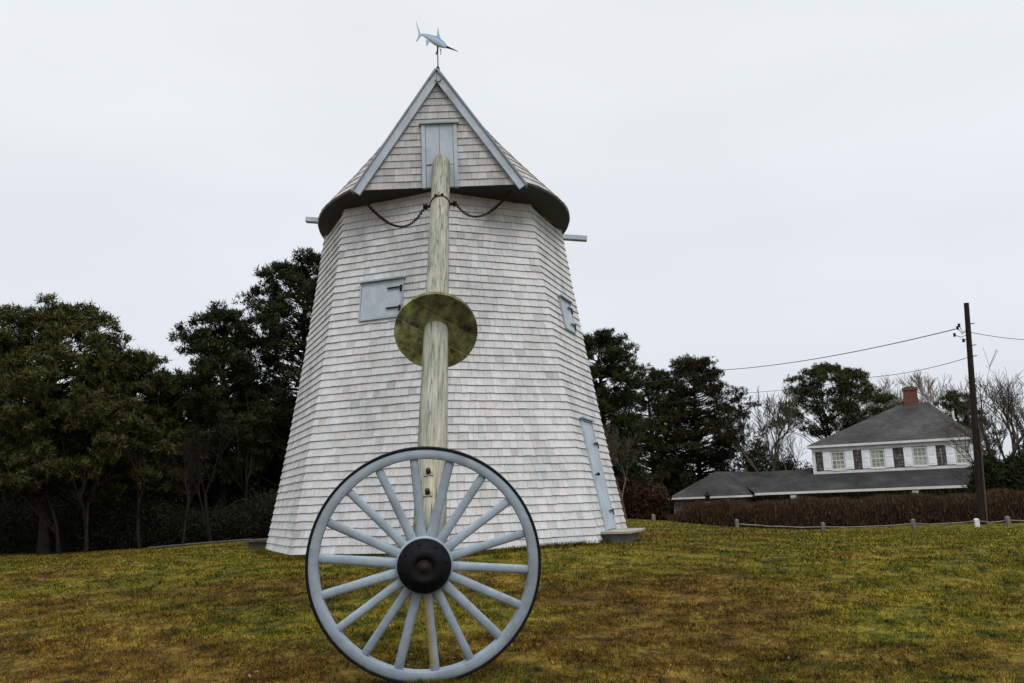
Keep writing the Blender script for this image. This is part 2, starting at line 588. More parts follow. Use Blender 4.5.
mill = empty('windmill', (CX, CY, ZB))
tag(mill, 'tall eight-sided windmill clad in silver grey shingles with a conical cap', 'windmill')
MW = Matrix.Translation((-CX, -CY, -ZB))      # world to the mill's own frame

class WB(MB):
    "mesh collected in world coordinates, stored relative to a parent Empty's origin"
    def build_in(s, name, mat, parent, origin, **kw):
        o = Vector(origin)
        s.v = [(v[0] - o.x, v[1] - o.y, v[2] - o.z) for v in s.v]
        return s.build(name, mat, parent, **kw)
MO = (CX, CY, ZB)

def shingle_tint(lo=.83, hi=1.09):
    b = random.triangular(lo, hi, .98)
    if random.random() < .05: b *= .80
    w = random.uniform(-.03, .03)
    return (b * (1 + w), b, b * (1 - w * .7))

def wall_mesh():
    mb = WB()
    # sheathing behind the shingles
    zs = np.linspace(ZB - .3, ZT, 14)
    for i in range(13):
        for k in range(8):
            mb.add([corner(k, zs[i], -.012), corner(k + 1, zs[i], -.012), corner(k + 1, zs[i + 1], -.012), corner(k, zs[i + 1], -.012)], [(0, 1, 2, 3)], (.12, .11, .1))
    n = int((ZT - ZB) / EXPO) + 1
    for j in range(n):
        z0 = ZB + .015 + j * EXPO; z1 = z0 + EXPO + .012
        z0j = z0
        for k in range(8):
            a0, a1 = corner(k, z0, .018), corner(k + 1, z0, .018)
            L = (a1 - a0).length
            u = 0.0
            first = True
            while u < 1 - 1e-6:
                w = random.uniform(.075, .20) / L
                if first: w *= random.uniform(.4, 1); first = False
                if u + w > 1 - .05 / L: w = 1 - u
                g0 = 0 if u == 0 else .0022 / L
                u0, u1 = u + g0, min(1, u + w) - (0 if u + w >= 1 else .0012 / L)
                dz = random.uniform(-.004, .004)
                ob = .025 + random.uniform(-.003, .004); ot = .003
                p = lambda uu, z, off: corner(k, z, off).lerp(corner(k + 1, z, off), uu)
                zb_ = z0 + dz
                vs = [p(u0, zb_, ob), p(u1, zb_, ob), p(u1, z1, ot), p(u0, z1, ot), p(u0, zb_, -.004), p(u1, zb_, -.004)]
                mb.add(vs, [(0, 1, 2, 3), (4, 5, 1, 0), (0, 3, 4), (1, 5, 2)], shingle_tint())
                u += w
    return mb
wall_mesh().build_in('wall', M['shingle'], mill, MO, recalc=False)

# --- openings fixed on the faces
def face_frame(k, z):
    a, b = corner(k, z), corner(k + 1, z)
    x = (b - a).normalized()
    up = ((corner(k, z + .5) + corner(k + 1, z + .5)) / 2 - (corner(k, z - .5) + corner(k + 1, z - .5)) / 2).normalized()
    y = up.cross(x).normalized()          # points into the wall
    if y.dot(Vector((CX, CY, z)) - a) < 0: y = -y
    return x, y, up, (a + b) / 2
def hit(k, px, py, z):
    x, y, up, o = face_frame(k, z)
    d = ray(px, py)
    t = (o - CAM).dot(y) / d.dot(y)
    p = CAM + d * t - o
    return p.dot(x), p.dot(up)

def hatch(name, k, zc, quad, parent, planks, hinge_right=True, door=False, jamb=.07):
    x, y, up, o = face_frame(k, zc)
    us, ws = zip(*[hit(k, *q, zc) for q in quad])
    u0, u1 = (us[0] + us[3]) / 2, (us[1] + us[2]) / 2
    w0, w1 = (ws[2] + ws[3]) / 2, (ws[0] + ws[1]) / 2
    Mx = frame(o - Vector(MO), x, y, up)
    mb = MB()
    n = planks
    iw = (u1 - u0 - 2 * jamb) / n
    for i in range(n):
        t = random.uniform(.96, 1.03)
        mb.bbox(Mx, u0 + jamb + i * iw + .0015, u0 + jamb + (i + 1) * iw - .0015, -.046, .0, w0 + .012, w1 - jamb, .005, (t, t, t))
    mb.box(Mx, u0 + jamb, u1 - jamb, -.03, 0, w0 + .012, w1 - jamb, (.5, .5, .5))
    root = mb.build(name, M['trim'], parent)
    fr = MB()
    fr.bbox(Mx, u0, u0 + jamb - .004, -.062, .0, w0, w1 - jamb, .006)
    fr.bbox(Mx, u1 - jamb + .004, u1, -.062, .0, w0, w1 - jamb, .006)
    fr.bbox(Mx, u0, u1, -.064, .0, w1 - jamb + .003, w1 - .02, .006)
    if not door: fr.bbox(Mx, u0 + jamb, u1 - jamb, -.055, 0, w0 - .012, w0 + .008, .004)
    fr.build('frame', M['trim'], root)
    dr = MB()
    dr.box(Mx, u0 - .03, u1 + .03, -.10, 0.0, w1 - .017, w1 + .012, (.8, .8, .8))
    dr.build('drip_board', M['trim'], root)
    h = w1 - jamb - w0
    for fz in ((.17, .8) if door else (.23, .77)):
        hb = MB()
        zz = w0 + h * fz
        e1 = u1 - .022 if hinge_right else u0 + jamb - .045
        e0 = e1 - .27 * (1 if hinge_right else -1)
        hb.box(Mx, min(e0, e1), max(e0, e1), -.074, -.0645, zz - .014, zz + .014)
        hb.box(Mx, e1 - .02, e1 + .02, -.0765, -.0645, zz - .085, zz + .035)
        hb.build('hinge', M['iron'], root)
    if door:
        kb = MB()
        c = Mx @ Vector((u0 + jamb + .06, -.05, w0 + h * .5))
        d = (Mx.to_3x3() @ Vector((0, -1, 0))).normalized()
        kb.tube([c, c + d * .03, c + d * .05, c + d * .07, c + d * .085], [.012, .012, .03, .03, .012], 10)
        kb.build('knob', M['iron'], root)
    return root
hatch('window_shutter', -1, EYE + 3.3, [(361, 284), (404.5, 278.5), (402.5, 317), (361.5, 321)], mill, 1, jamb=.022)
hatch('window_shutter', 1, EYE + 3.2, [(557.5, 297), (567.5, 303), (573.5, 334), (563, 328)], mill, 1, jamb=.022)
hatch('door', 1, EYE + .45, [(581.5, 420), (594.0, 423), (609.5, 532), (600, 529)], mill, 3, True, True, .05)
for ch in mill.children:
    pass

# --- cap
GY = -2.5            # gable plane, relative to the mill axis
ZR = at(438, 73, CY + GY).z     # ridge height
GXc = at(437, 73, CY + GY).x - CX
YAW = -.045
ZG = at(440, 187.5, CY + GY).z  # gable foot
ZE = ZG + .05
EA, EB = 2.50, 3.14
CAPX = CX + GXc
yc_end = 2.5
def eave(t):
    "t in -1..1 along one side, front corner to back corner"
    y = t * yc_end
    x = EA * math.sqrt(max(0, 1 - (y / EB) ** 2))
    return x, y
def roof_pt(side, t, v, off=0.0):
    # even spacing along the curve
    th = t * math.asin(yc_end / EB)
    y = EB * math.sin(th); x = EA * math.cos(th)
    ex = Vector((side * x, y, ZE - .02)); rx = Vector((0, y, ZR))
    p = ex.lerp(rx, v)
    nrm = Vector((side * (ZR - ZE), 0, x)).normalized()
    p = p + nrm * off
    return Vector((CAPX + p.x + YAW * (p.y - GY), CY + p.y, p.z))
ch_ = (Vector((1.5, 0, 0)) - Vector((0, 0, ZR - ZE))).length
cap = MB_cap = WB()
NV = 18
for side in (-1, 1):
    nt_ = 28
    for i in range(nt_):
        t0, t1 = -1 + 2 * i / nt_, -1 + 2 * (i + 1) / nt_
        cap.add([roof_pt(side, t0, 0, -.02), roof_pt(side, t1, 0, -.02), roof_pt(side, t1, 1, -.02), roof_pt(side, t0, 1, -.02)], [(0, 1, 2, 3)], (.12, .11, .1))
    Ls = 5.7
    for j in range(NV):
        v0, v1 = j / NV, min(1, (j + 1) / NV + .006)
        t = -1.0
        while t < 1 - 1e-6:
            w = random.uniform(.08, .19) / Ls * 2
            if t + w > 1 - .02: w = 1 - t
            ta, tb = t + .0008, min(1, t + w)
            ob = .022 + random.uniform(-.003, .005)
            vs = [roof_pt(side, ta, v0, ob), roof_pt(side, tb, v0, ob), roof_pt(side, tb, v1, .004), roof_pt(side, ta, v1, .004), roof_pt(side, ta, v0, -.004), roof_pt(side, tb, v0, -.004)]
            cap.add(vs, [(0, 1, 2, 3), (4, 5, 1, 0), (0, 3, 4), (1, 5, 2)], shingle_tint(.7, 1.1))
            t += w
cap_o = cap.build_in('cap', M['roof_shingle'], mill, MO, recalc=False)

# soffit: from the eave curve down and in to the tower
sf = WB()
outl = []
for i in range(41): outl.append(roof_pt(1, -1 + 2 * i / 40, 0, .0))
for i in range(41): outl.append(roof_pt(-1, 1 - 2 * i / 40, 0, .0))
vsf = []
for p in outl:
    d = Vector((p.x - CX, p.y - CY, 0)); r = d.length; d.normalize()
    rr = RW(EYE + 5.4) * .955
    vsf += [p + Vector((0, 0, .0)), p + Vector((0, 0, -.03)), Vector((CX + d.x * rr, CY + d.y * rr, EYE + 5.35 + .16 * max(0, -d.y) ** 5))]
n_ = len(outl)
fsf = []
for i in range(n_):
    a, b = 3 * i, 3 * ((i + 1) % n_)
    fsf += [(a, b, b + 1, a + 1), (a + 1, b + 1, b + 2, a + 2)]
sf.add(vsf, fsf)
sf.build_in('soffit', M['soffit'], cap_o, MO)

# gable
gb = WB()
yG = CY + GY
def hw(z): return 1.475 * (ZR - z) / (ZR - ZG)
def gab(z, u, off): return Vector((CAPX + u, yG - off, z))
gb.add([(CAPX - hw(ZG), yG + .015, ZG), (CAPX + hw(ZG), yG + .015, ZG), (CAPX, yG + .015, ZR)], [(0, 1, 2)], (.12, .11, .1))
rg = WB()
xr = CAPX + YAW * 5
rg.add([(xr - 1.5, CY + 2.485, ZG), (xr + 1.5, CY + 2.485, ZG), (xr, CY + 2.485, ZR)], [(0, 1, 2)])
rg.build_in('gable', M['gable_shingle'], mill, MO)
z = ZG + .0
GE = .128
while z < ZR - .12:
    z1 = min(z + GE + .012, ZR - .02)
    H0, H1 = hw(z), hw(z1)
    u = -H0
    while u < H0 - 1e-6:
        w = random.uniform(.08, .2)
        if u + w > H0 - .04: w = H0 - u
        ua, ub = u + .002, u + w - .001
        cl = lambda q: max(-H1, min(H1, q))
        if abs(cl(ua) - cl(ub)) > 1e-4 or True:
            ob = .02 + random.uniform(-.003, .004)
            vs = [gab(z, ua, ob), gab(z, ub, ob), gab(z1, cl(ub), .003), gab(z1, cl(ua), .003), gab(z, ua, -.004), gab(z, ub, -.004)]
            gb.add(vs, [(0, 1, 2, 3), (4, 5, 1, 0), (0, 3, 4), (1, 5, 2)], shingle_tint(.78, 1.15))
        u += w
    z += GE
gable = gb.build_in('gable', M['gable_shingle'], mill, MO, recalc=False)
for side in (-1, 1):
    rk = WB()
    top = Vector((CAPX + side * .005, yG, ZR + .02)); bot = Vector((CAPX + side * hw(ZG - .035), yG, ZG - .035))
    d = (bot - top).normalized(); L = (bot - top).length
    nrm = Vector((side * -d.z * side, 0, d.x * side))
    nrm = Vector((-abs(d.z) * side, 0, -abs(d.x))).normalized()      # inward in the gable plane
    # a mitred board
    wv = .132
    a0 = top; a1 = bot
    b1 = bot + nrm * wv
    tt = (-(a0.x - CAPX) + 0) 
    # inner edge meets the centre line
    s = (CAPX + side * .004 - (a0 + nrm * wv).x) / d.x
    b0 = a0 + nrm * wv + d * s
    for yf, yb in ((-.085, -.03),):
        P = [a0, a1, b1, b0]
        vs = [p + Vector((0, yf, 0)) for p in P] + [p + Vector((0, yb, 0)) for p in P]
        rk.add(vs, [(0, 1, 2, 3), (4, 7, 6, 5), (0, 4, 5, 1), (1, 5, 6, 2), (2, 6, 7, 3), (3, 7, 4, 0)])
    rk.build_in('rake_board', M['trim'], gable, MO)
    rk = WB()      # dark roof edge over the board
    o_ = -nrm * .032
    P = [a0 + o_, a1 + o_ + d * .02, a1 + d * .02 - nrm * .003, a0 - nrm * .003]
    vs = [p + Vector((0, -.11, 0)) for p in P] + [p + Vector((0, .06, 0)) for p in P]
    rk.add(vs, [(0, 1, 2, 3), (4, 7, 6, 5), (0, 4, 5, 1), (1, 5, 6, 2), (2, 6, 7, 3), (3, 7, 4, 0)], (.6, .6, .6))
    rk.build_in('roof_edge', M['trim'], gable, MO)
rc = WB()
I4 = Matrix.Identity(4)
for side in (-1, 1):
    dd = Vector((side * 1.5, 0, -(ZR - ZG))).normalized()
    nn = Vector((side * abs(dd.z), 0, abs(dd.x)))
    a = Vector((CAPX, yG - .12, ZR + .015))
    P = [a, a + dd * .2, a + dd * .2 + nn * .025, a + Vector((0, 0, .04))]
    vs = P + [p + Vector((5.2 * YAW, 5.2, 0)) for p in P]
    rc.add(vs, [(0, 1, 2, 3), (4, 7, 6, 5), (0, 4, 5, 1), (1, 5, 6, 2), (2, 6, 7, 3), (3, 7, 4, 0)], (.7, .7, .7))
rc.build_in('ridge_cap', M['trim'], cap_o, MO)
hk = WB()
hc = at(438, 80, yG - .09)
hk.tube([hc + Vector((.05 * math.cos(a), -.02, .045 * math.sin(a))) for a in np.linspace(math.pi, 2 * math.pi, 9)], .009, 6)
hk.build_in('hook', M['rustdark'], gable, MO)

# gable door
gdM = frame(Vector((0, yG, 0)) - Vector(MO), Vector((1, 0, 0)), Vector((0, 1, 0)), Vector((0, 0, 1)))
u0 = at(421.5, 150, yG - .06).x; u1 = at(457.5, 150, yG - .06).x
w1 = at(439, 124, yG - .06).z; w0 = ZG - .012
gd = MB()
mid = (u0 + u1) / 2
split = at(439, 164.5, yG - .06).z
for a, b in ((u0 + .075, mid - .003), (mid + .003, u1 - .075)):
    for c0, c1 in ((w0, split - .004), (split + .004, w1)):
        gd.bbox(gdM, a, b, -.052, 0, c0, c1, .004)
gdo = gd.build('gable_door', M['trim'], gable)
gf = MB()
gf.bbox(gdM, u0, u0 + .07, -.066, 0, w0 - .01, w1, .005); gf.bbox(gdM, u1 - .07, u1, -.066, 0, w0 - .01, w1, .005)
gf.box(gdM, u0 - .035, u1 + .035, -.10, 0, w1 + .003, w1 + .032, (.72, .72, .72))
for uu in (u0 + .085,):
    gf.box(gdM, uu, uu + .09, -.06, -.0525, split - .008, split + .008, (.05, .05, .05))
gable_parts = gf

gf.build('door_frame', M['trim'], gable)

# stock of the sails behind the cap, its two ends showing past the eaves
sb = WB()
YS = CY + 3.25
pa, pb = at(306, 219.5, YS), at(587, 238.5, YS)
d = (pb - pa).normalized()
Mx = frame(pa, d, Vector((0, 1, 0)), d.cross(Vector((0, 1, 0))).normalized())
sb.bbox(Mx, 0, (pb - pa).length, -.06, .10, -.06, .06, .01)
stock = sb.build_in('sail_stock', M['trim'], mill, MO)
sh = WB()
mid_ = (pa + pb) / 2
sh.tube([Vector((mid_.x, CY + 2.3, mid_.z + .3)), Vector((mid_.x, YS + .4, mid_.z - .02))], [.2, .2], 14)
sh.build_in('windshaft', M['pole'], mill, MO)

# --- door step
st = WB()
xv, yv, upv, o = face_frame(1, ZB + .2)
nrm = Vector((-yv.x, -yv.y, 0)).normalized(); tv = Vector((xv.x, xv.y, 0)).normalized()
pc = at(615, 538, 16.2)
base = (corner(1, ZB + .1) + corner(2, ZB + .1)) / 2
sto = Vector((base.x, base.y, 0)) - tv * .28
zs_ = gz(sto.x + .5, sto.y)
ztop = ZB + .185
stp = empty('door_step', (sto.x, sto.y, zs_))
tag(stp, 'low grey concrete step with pale slab below the windmill door', 'step')
Ms = frame(Vector((0, 0, 0)), nrm, tv, Vector((0, 0, 1)))
b_ = MB(); b_.box(Ms, -.12, .40, -.62, .62, -.2, ztop - zs_ - .05); b_.build('riser', M['concrete'], stp)
b_ = MB(); b_.bbox(frame(Vector((0, 0, 0)), tv, -Vector((0, 0, 1)), nrm), -.72, .70, -(ztop - zs_), -(ztop - zs_ - .045), -.1, .52, .012); b_.build('slab', M['slab'], stp)

# --- second step, at the far left base
nl_ = Vector((-math.sin(math.pi * 5 / 8 - AZ), math.cos(math.pi * 3 / 8) * 1.0, 0)).normalized()
fb_ = (corner(-3, ZB + .1) + corner(-2, ZB + .1)) / 2
nl_ = Vector((fb_.x - CX, fb_.y - CY, 0)).normalized(); tl_ = Vector((-nl_.y, nl_.x, 0))
zl_ = gz(fb_.x - .5, fb_.y)
stl = empty('door_step', (fb_.x, fb_.y, zl_))
tag(stl, 'dark low step at the left foot of the windmill by the wood', 'step')
b_ = MB(); b_.box(frame(Vector((0, 0, 0)), nl_, tl_, Vector((0, 0, 1))), -.1, 1.0, -.6, .6, -.2, ZB + .13 - zl_); b_.build('riser', M['greybark'], stl)
b_ = MB(); b_.box(frame(Vector((0, 0, 0)), nl_, tl_, Vector((0, 0, 1))), -.1, 1.06, -.66, .66, ZB + .133 - zl_, ZB + .18 - zl_); b_.build('slab', M['greybark'], stl)

# ------------------------------------------------------------------ tail pole
WHD = 6.62                       # depth of the wheel
hub = at(424.4, 564.0, WHD)
wx, wy = hub.x, WHD
RWH = 116.8 / FPX * (hub - CAM).dot(_fw)
GWZ = hub.z - RWH
ptop = at(441.5, 164, yG - .05)
pend = at(429, 545, WHD + .16)
ax = (pend - ptop).normalized()
ptop2 = ptop - ax * 1.6
PL = (pend - ptop2).length
tp = empty('tail_pole', (pend.x, pend.y, pend.z))
tag(tp, 'long weathered round log slanting from the cap down to the wagon wheel', 'tail pole')
zax = -ax
xax = Vector((0, 1, 0)).cross(zax).normalized(); yax = zax.cross(xax).normalized()
PM = frame(Vector((0, 0, 0)), xax, yax, zax)
RB, RT_ = .127, .152
def prad(s): return RB + (RT_ - RB) * s / PL
# the pole's mesh lies along its own z so that the grain follows it
pm = MB()
ns, sd_ = 60, 20
vsx = []
for i in range(ns + 1):
    s = PL * i / ns
    for k in range(sd_):
        w = 2 * math.pi * k / sd_
        r = prad(s) * (1 + .018 * math.sin(3 * w + s * .6) + .012 * math.sin(7 * w + 1.3 * s) + random.uniform(-.006, .006))
        if s < .12: r *= .9
        vsx.append((r * math.cos(w), r * math.sin(w), s))
fs = [(i * sd_ + k, i * sd_ + (k + 1) % sd_, (i + 1) * sd_ + (k + 1) % sd_, (i + 1) * sd_ + k) for i in range(ns) for k in range(sd_)]
fs += [tuple(range(sd_))[::-1], tuple(range(ns * sd_, (ns + 1) * sd_))]
pm.add(vsx, fs, None, True)
po = pm.build('pole', M['pole'], tp)
po.matrix_local = PM
def s_at_py(py):
    best = None
    for i in range(2000):
        s = PL * i / 2000
        p = pend - ax * s
        q = p - CAM; dd = q.dot(_fw)
        y_ = H_ / 2 - FPX * q.dot(_up) / dd
        if best is None or abs(y_ - py) < best[0]: best = (abs(y_ - py), s)
    return best[1]
# disc
sD = s_at_py(331)
depthD = (pend - ax * sD - CAM).dot(_fw)
rD = 41.5 / FPX * depthD
dm = MB()
for i, (xa, xb) in enumerate(((-1, -.16), (-.145, .40), (.415, 1))):
    # three boards cut to a circle
    ptsD = []
    n = 24
    t_a, t_b = math.acos(max(-1, min(1, xa))), math.acos(max(-1, min(1, xb)))
    for q in range(n + 1):
        t = t_a + (t_b - t_a) * q / n
        ptsD.append((rD * math.cos(t), rD * math.sin(t)))
    for q in range(n + 1):
        t = -(t_b + (t_a - t_b) * q / n)
        ptsD.append((rD * math.cos(t), rD * math.sin(t)))
    ptsD = [p for j, p in enumerate(ptsD) if j == 0 or (abs(p[0] - ptsD[j - 1][0]) + abs(p[1] - ptsD[j - 1][1])) > 1e-5]
    k = len(ptsD)
    off = (-.006, .006, .0)[i]
    vs = [(x, y, -.03 + off) for x, y in ptsD] + [(x, y, .03 + off) for x, y in ptsD]
    tt = (1.3, 1.0, .50)[i]
    dm.add(vs, [tuple(range(k)), tuple(range(2 * k - 1, k - 1, -1))] + [(j, k + j, k + (j + 1) % k, (j + 1) % k) for j in range(k)], (tt, tt, tt))
do = dm.build('disc', M['moss'], tp)
do.matrix_local = PM @ Matrix.Translation((0, 0, sD)) @ Matrix.Rotation(R_(-52), 4, 'Z')
bt = MB(); bt.box(I4, -rD * .80, rD * .8, -.055, .055, -.0, .05, (.7, .7, .7))
bo = bt.build('batten', M['moss'], do); bo.matrix_local = Matrix.Translation((0, 0, .034))
# iron collar with lugs
sC = s_at_py(205)
cl = MB(); rC = prad(sC) + .012
cl.lathe(I4, [(rC - .02, -.028), (rC, -.028), (rC, .028), (rC - .02, .028)], 24)
co = cl.build('collar', M['rustdark'], tp); co.matrix_local = PM @ Matrix.Translation((0, 0, sC))
for sx in (-1, 1):
    lg = MB(); lg.tube([(sx * (rC - .01), 0, 0), (sx * (rC + .07), 0, 0)], [.028, .024], 8); lg.tube([(sx * (rC + .07), -.04, 0), (sx * (rC + .07), .04, 0)], [.034, .034], 8)
    lg.build('lug', M['rustdark'], co)
    bl = MB(); bl.tube([(sx * .05, -rC + .02, .0), (sx * .05, -rC - .02, .0)], [.02, .022], 6); bl.build('bolt', M['rustdark'], co)
for py in (487, 508):
    s = s_at_py(py)
    b_ = MB(); r = prad(s)
    b_.box(I4, -.035, .035, -r - .010, -r + .02, s - .03, s + .03, (.95, .95, .9))
    b_.tube([(0, -r, s), (0, -r - .05, s)], [.02, .02], 6, (.12, .1, .1))
    q = b_.build('bolt_plate', M['slab'], tp); q.matrix_local = PM
for o_, c_ in ((po, None),):
    pass

# ------------------------------------------------------------------ chains
def chain(p0, p1, sag_pt, label):
    P = []
    n = 40
    # quadratic through the three points
    for i in range(n + 1):
        t = i / n
        ctrl = sag_pt * 2 - (p0 + p1) / 2
        P.append(p0 * (1 - t) ** 2 + ctrl * 2 * t * (1 - t) + p1 * t * t)
    L = sum((P[i + 1] - P[i]).length for i in range(n))
    m_ = int(L / .054)
    mb = MB()
    o = p0
    acc = 0; idx = 0
    for j in range(m_):
        t = (j + .5) / m_ * n
        i = min(int(t), n - 1)
        c = P[i].lerp(P[i + 1], t - i); d = (P[i + 1] - P[i]).normalized()
        s1 = d.cross(Vector((0, 1, 0))).normalized(); s2 = d.cross(s1)
        s = s1 if j % 2 else s2
        ring = [c + d * (.038 * math.cos(w)) + s * (.019 * math.sin(w)) - o for w in np.linspace(0, 2 * math.pi, 11)]
        mb.tube(ring, .0085, 5, None, False)
    c_ = mb.build('chain', M['rust'])
    c_.location = o
    tag(c_, label, 'chain', 'chains from the cap to the tail pole')
pC = pend - ax * sC
side_v = xax if xax.x > 0 else -xax
YC = pC.y
chain(pC - side_v * (rC + .08), at(366, 203, CY - 2.25), at(399, 226.5, CY - 2.45), 'rusty sagging chain hanging from the cap to the left side of the tail pole')
chain(pC + side_v * (rC + .08), at(511, 191, CY - 2.25), at(481, 216, CY - 2.45), 'rusty sagging chain hanging from the cap to the right side of the tail pole')

# ------------------------------------------------------------------ wagon wheel
wh = empty('wagon_wheel', (hub.x, hub.y, GWZ))
tag(wh, 'big blue grey wooden wagon wheel with black iron tyre and dark hub', 'wheel')
WM = frame(Vector((0, 0, RWH)), Vector((1, 0, 0)), Vector((0, 0, 1)), Vector((0, -1, 0)))   # local z towards the viewer
WM = WM @ Matrix.Rotation(R_(5), 4, 'Y') @ Matrix.Rotation(R_(6.5), 4, 'X')
rim = MB()
rim.lathe(WM, [(RWH * .896, -.042), (RWH * .893, 0.0), (RWH * .896, .036), (RWH * .903, .042), (RWH * .972, .042), (RWH * .978, .037), (RWH * .978, -.042), (RWH * .896, -.042)], 96)
rim_o = rim.build('rim', M['wheel_paint'], wh)
ty = MB()
ty.lathe(WM, [(RWH * .9785, -.050), (RWH * .9785, .044), (RWH * .982, .047), (RWH * .995, .047), (RWH, .042), (RWH, -.05), (RWH * .9785, -.050)], 128)
ty.build('tyre', M['iron'], wh)
spm = None
nS = 18
for i in range(nS):
    a = R_(90 + 4.6 - 20 * i)
    Ms_ = WM @ Matrix.Rotation(a, 4, 'Z')
    sp = MB(); jw = random.uniform(.93, 1.07)
    r0, r1 = RWH * .185, RWH * .900
    rings = []
    seg = 10
    vsS = []
    prof = [(0, .046, .036), (.05, .045, .038), (.12, .040, .036), (.22, .034, .032), (.5, .0315, .030), (.9, .0315, .029), (.97, .031, .028), (1, .027, .025)]
    for t, wv, dv in prof:
        for k in range(seg):
            w = 2 * math.pi * k / seg
            cx_, sx_ = math.cos(w), math.sin(w)
            q = .65
            vsS.append(Ms_ @ Vector((r0 + (r1 - r0) * t, jw * wv * math.copysign(abs(cx_) ** q, cx_), dv * math.copysign(abs(sx_) ** q, sx_) + .012 * (1 - t))))
    fS = [(j * seg + k, j * seg + (k + 1) % seg, (j + 1) * seg + (k + 1) % seg, (j + 1) * seg + k) for j in range(len(prof) - 1) for k in range(seg)]
    stain = (i == 9)
    sp.add(vsS, fS, (1.15, .80, .38) if stain else tuple([random.uniform(.92, 1.05)] * 3), True)
    if stain:
        for q in range(len(sp.c)):
            k = q % seg
            side_ = math.cos(2 * math.pi * k / seg)
            sp.c[q] = (1.12, .70, .26) if side_ < .2 and q // seg < 6 else (.95, .95, .95)
    so = sp.build('spoke', M['wheel_paint'], wh)
    if stain: so['label'] = 'spoke below the hub with a yellow rust stain down its left side'
nv = MB()
nv.lathe(WM, [(0.02, -.17), (.13, -.17), (.15, -.13), (.17, -.07), (.205, -.055), (.205, .05), (.19, .056), (.02, .056)], 40)
nv.build('nave', M['wheel_paint'], wh)
hb = MB()
hb.lathe(WM, [(.19, .057), (.192, .085), (.186, .092), (.17, .094), (.165, .10), (.15, .112), (.146, .125), (.128, .13), (.122, .145), (.10, .152), (.072, .152), (.066, .135), (.04, .13)], 48)
hub_o = hb.build('hub_cap', M['iron'], wh)
ac = MB()
ac.lathe(WM, [(.062, .128), (.05, .136), (.034, .138), (.030, .146), (.001, .148)], 20)
ac.build('axle_end', M['rustdark'], hub_o)
for k in range(8):
    a = 2 * math.pi * k / 8 + .2
    bb = MB(); Mb = WM @ Matrix.Translation((.157 * math.cos(a), .157 * math.sin(a), .10))
    bb.lathe(Mb, [(.011, 0), (.011, .014), (.001, .017)], 6)
    bb.build('bolt', M['iron'], hub_o)

# ------------------------------------------------------------------ weathervane
YV = CY + GY + .25
vb = at(438, 70, YV); vt = at(437.6, 44, YV)
wv_ = empty('weathervane', vb)
tag(wv_, 'blue and silver swordfish weathervane on a thin rod at the cap peak', 'weathervane')
r_ = MB(); r_.tube([Vector((0, 0, -.1)), vt - vb + Vector((0, 0, .05))], .011, 6); r_.tube([Vector((0, 0, -.06)), Vector((0, 0, .06))], [.04, .025], 8)
r_.build('rod', M['iron'], wv_)
def fpt(px, py, dy=0.0):
    p = at(px, py, YV) - vb
    return Vector((p.x, dy, p.z))
def zoomp(x, y): return (390 + x / 8.54, 10 + y / 8.54)
cl_ = [(250, 208), (285, 212), (320, 226), (360, 247), (400, 268), (440, 293), (470, 310), (492, 320)]
hh = [7, 12, 21, 32, 38, 31, 19, 6]
fb = MB(); fs_ = MB()
seg = 12
sc = 8.54
V1 = []
for i, ((x, y), h) in enumerate(zip(cl_, hh)):
    x2, y2 = cl_[min(i + 1, 7)]; x1, y1 = cl_[max(i - 1, 0)]
    tx, ty_ = x2 - x1, y2 - y1; l = math.hypot(tx, ty_); nx_, ny_ = -ty_ / l, tx / l   # points down
    hm = h / sc / FPX * 15.3 * .5
    for k in range(seg):
        w = 2 * math.pi * k / seg
        p = fpt(*zoomp(x + nx_ * h * math.cos(w), y + ny_ * h * math.cos(w)))
        V1.append(Vector((p.x, hm * math.sin(w) * .9, p.z)))
F1 = [(i * seg + k, i * seg + (k + 1) % seg, (i + 1) * seg + (k + 1) % seg, (i + 1) * seg + k) for i in range(7) for k in range(seg)]
top = [f for j, f in enumerate(F1) if 3 <= (j % seg) <= 8]
bot = [f for j, f in enumerate(F1) if not (3 <= (j % seg) <= 8)]
fs_.add(V1, F1, None, True)
fb2 = MB()
V2 = [v.copy() for v in V1]
fish = fs_.build('fish_body', M['fishsilver'], wv_)
def plate(name, poly, mat, th=.012, dy=0.0):
    mb = MB(); k = len(poly)
    a = [fpt(*zoomp(*q), -th + dy) for q in poly]; b = [fpt(*zoomp(*q), th + dy) for q in poly]
    mb.add(a + b, [tuple(range(k)), tuple(range(2 * k - 1, k - 1, -1))] + [(j, k + j, k + (j + 1) % k, (j + 1) % k) for j in range(k)])
    return mb.build(name, mat, fish)
# back stripe as a raised shell over the upper flank
bs = MB()
Vb = []
for i in range(8):
    for k in (4, 5, 6, 7, 8):
        v = V1[i * seg + k].copy(); c = sum((V1[i * seg + q] for q in range(seg)), Vector()) / seg
        Vb.append(c + (v - c) * 1.06)
bs.add(Vb, [(i * 5 + k, i * 5 + k + 1, (i + 1) * 5 + k + 1, (i + 1) * 5 + k) for i in range(7) for k in range(4)], None, True)
bs.build('blue_back', M['fishblue'], fish)
plate('tail_fin', [(262, 200), (242, 150), (226, 102), (222, 106), (234, 160), (244, 210), (236, 240), (222, 266), (228, 266), (252, 238), (268, 218)], M['fishsilver'])
plate('dorsal_fin', [(385, 238), (400, 215), (404, 190), (407, 155), (412, 158), (420, 200), (432, 245)], M['fishsilver'])
plate('anal_fin', [(305, 250), (310, 300), (318, 305), (335, 270)], M['fishsilver'])
plate('pectoral_fin', [(402, 315), (402, 350), (390, 388), (396, 390), (412, 360), (418, 318)], M['iron'], .01, -.03)
plate('pectoral_fin', [(424, 325), (430, 376), (436, 374), (438, 325)], M['fishsilver'], .01, .03)
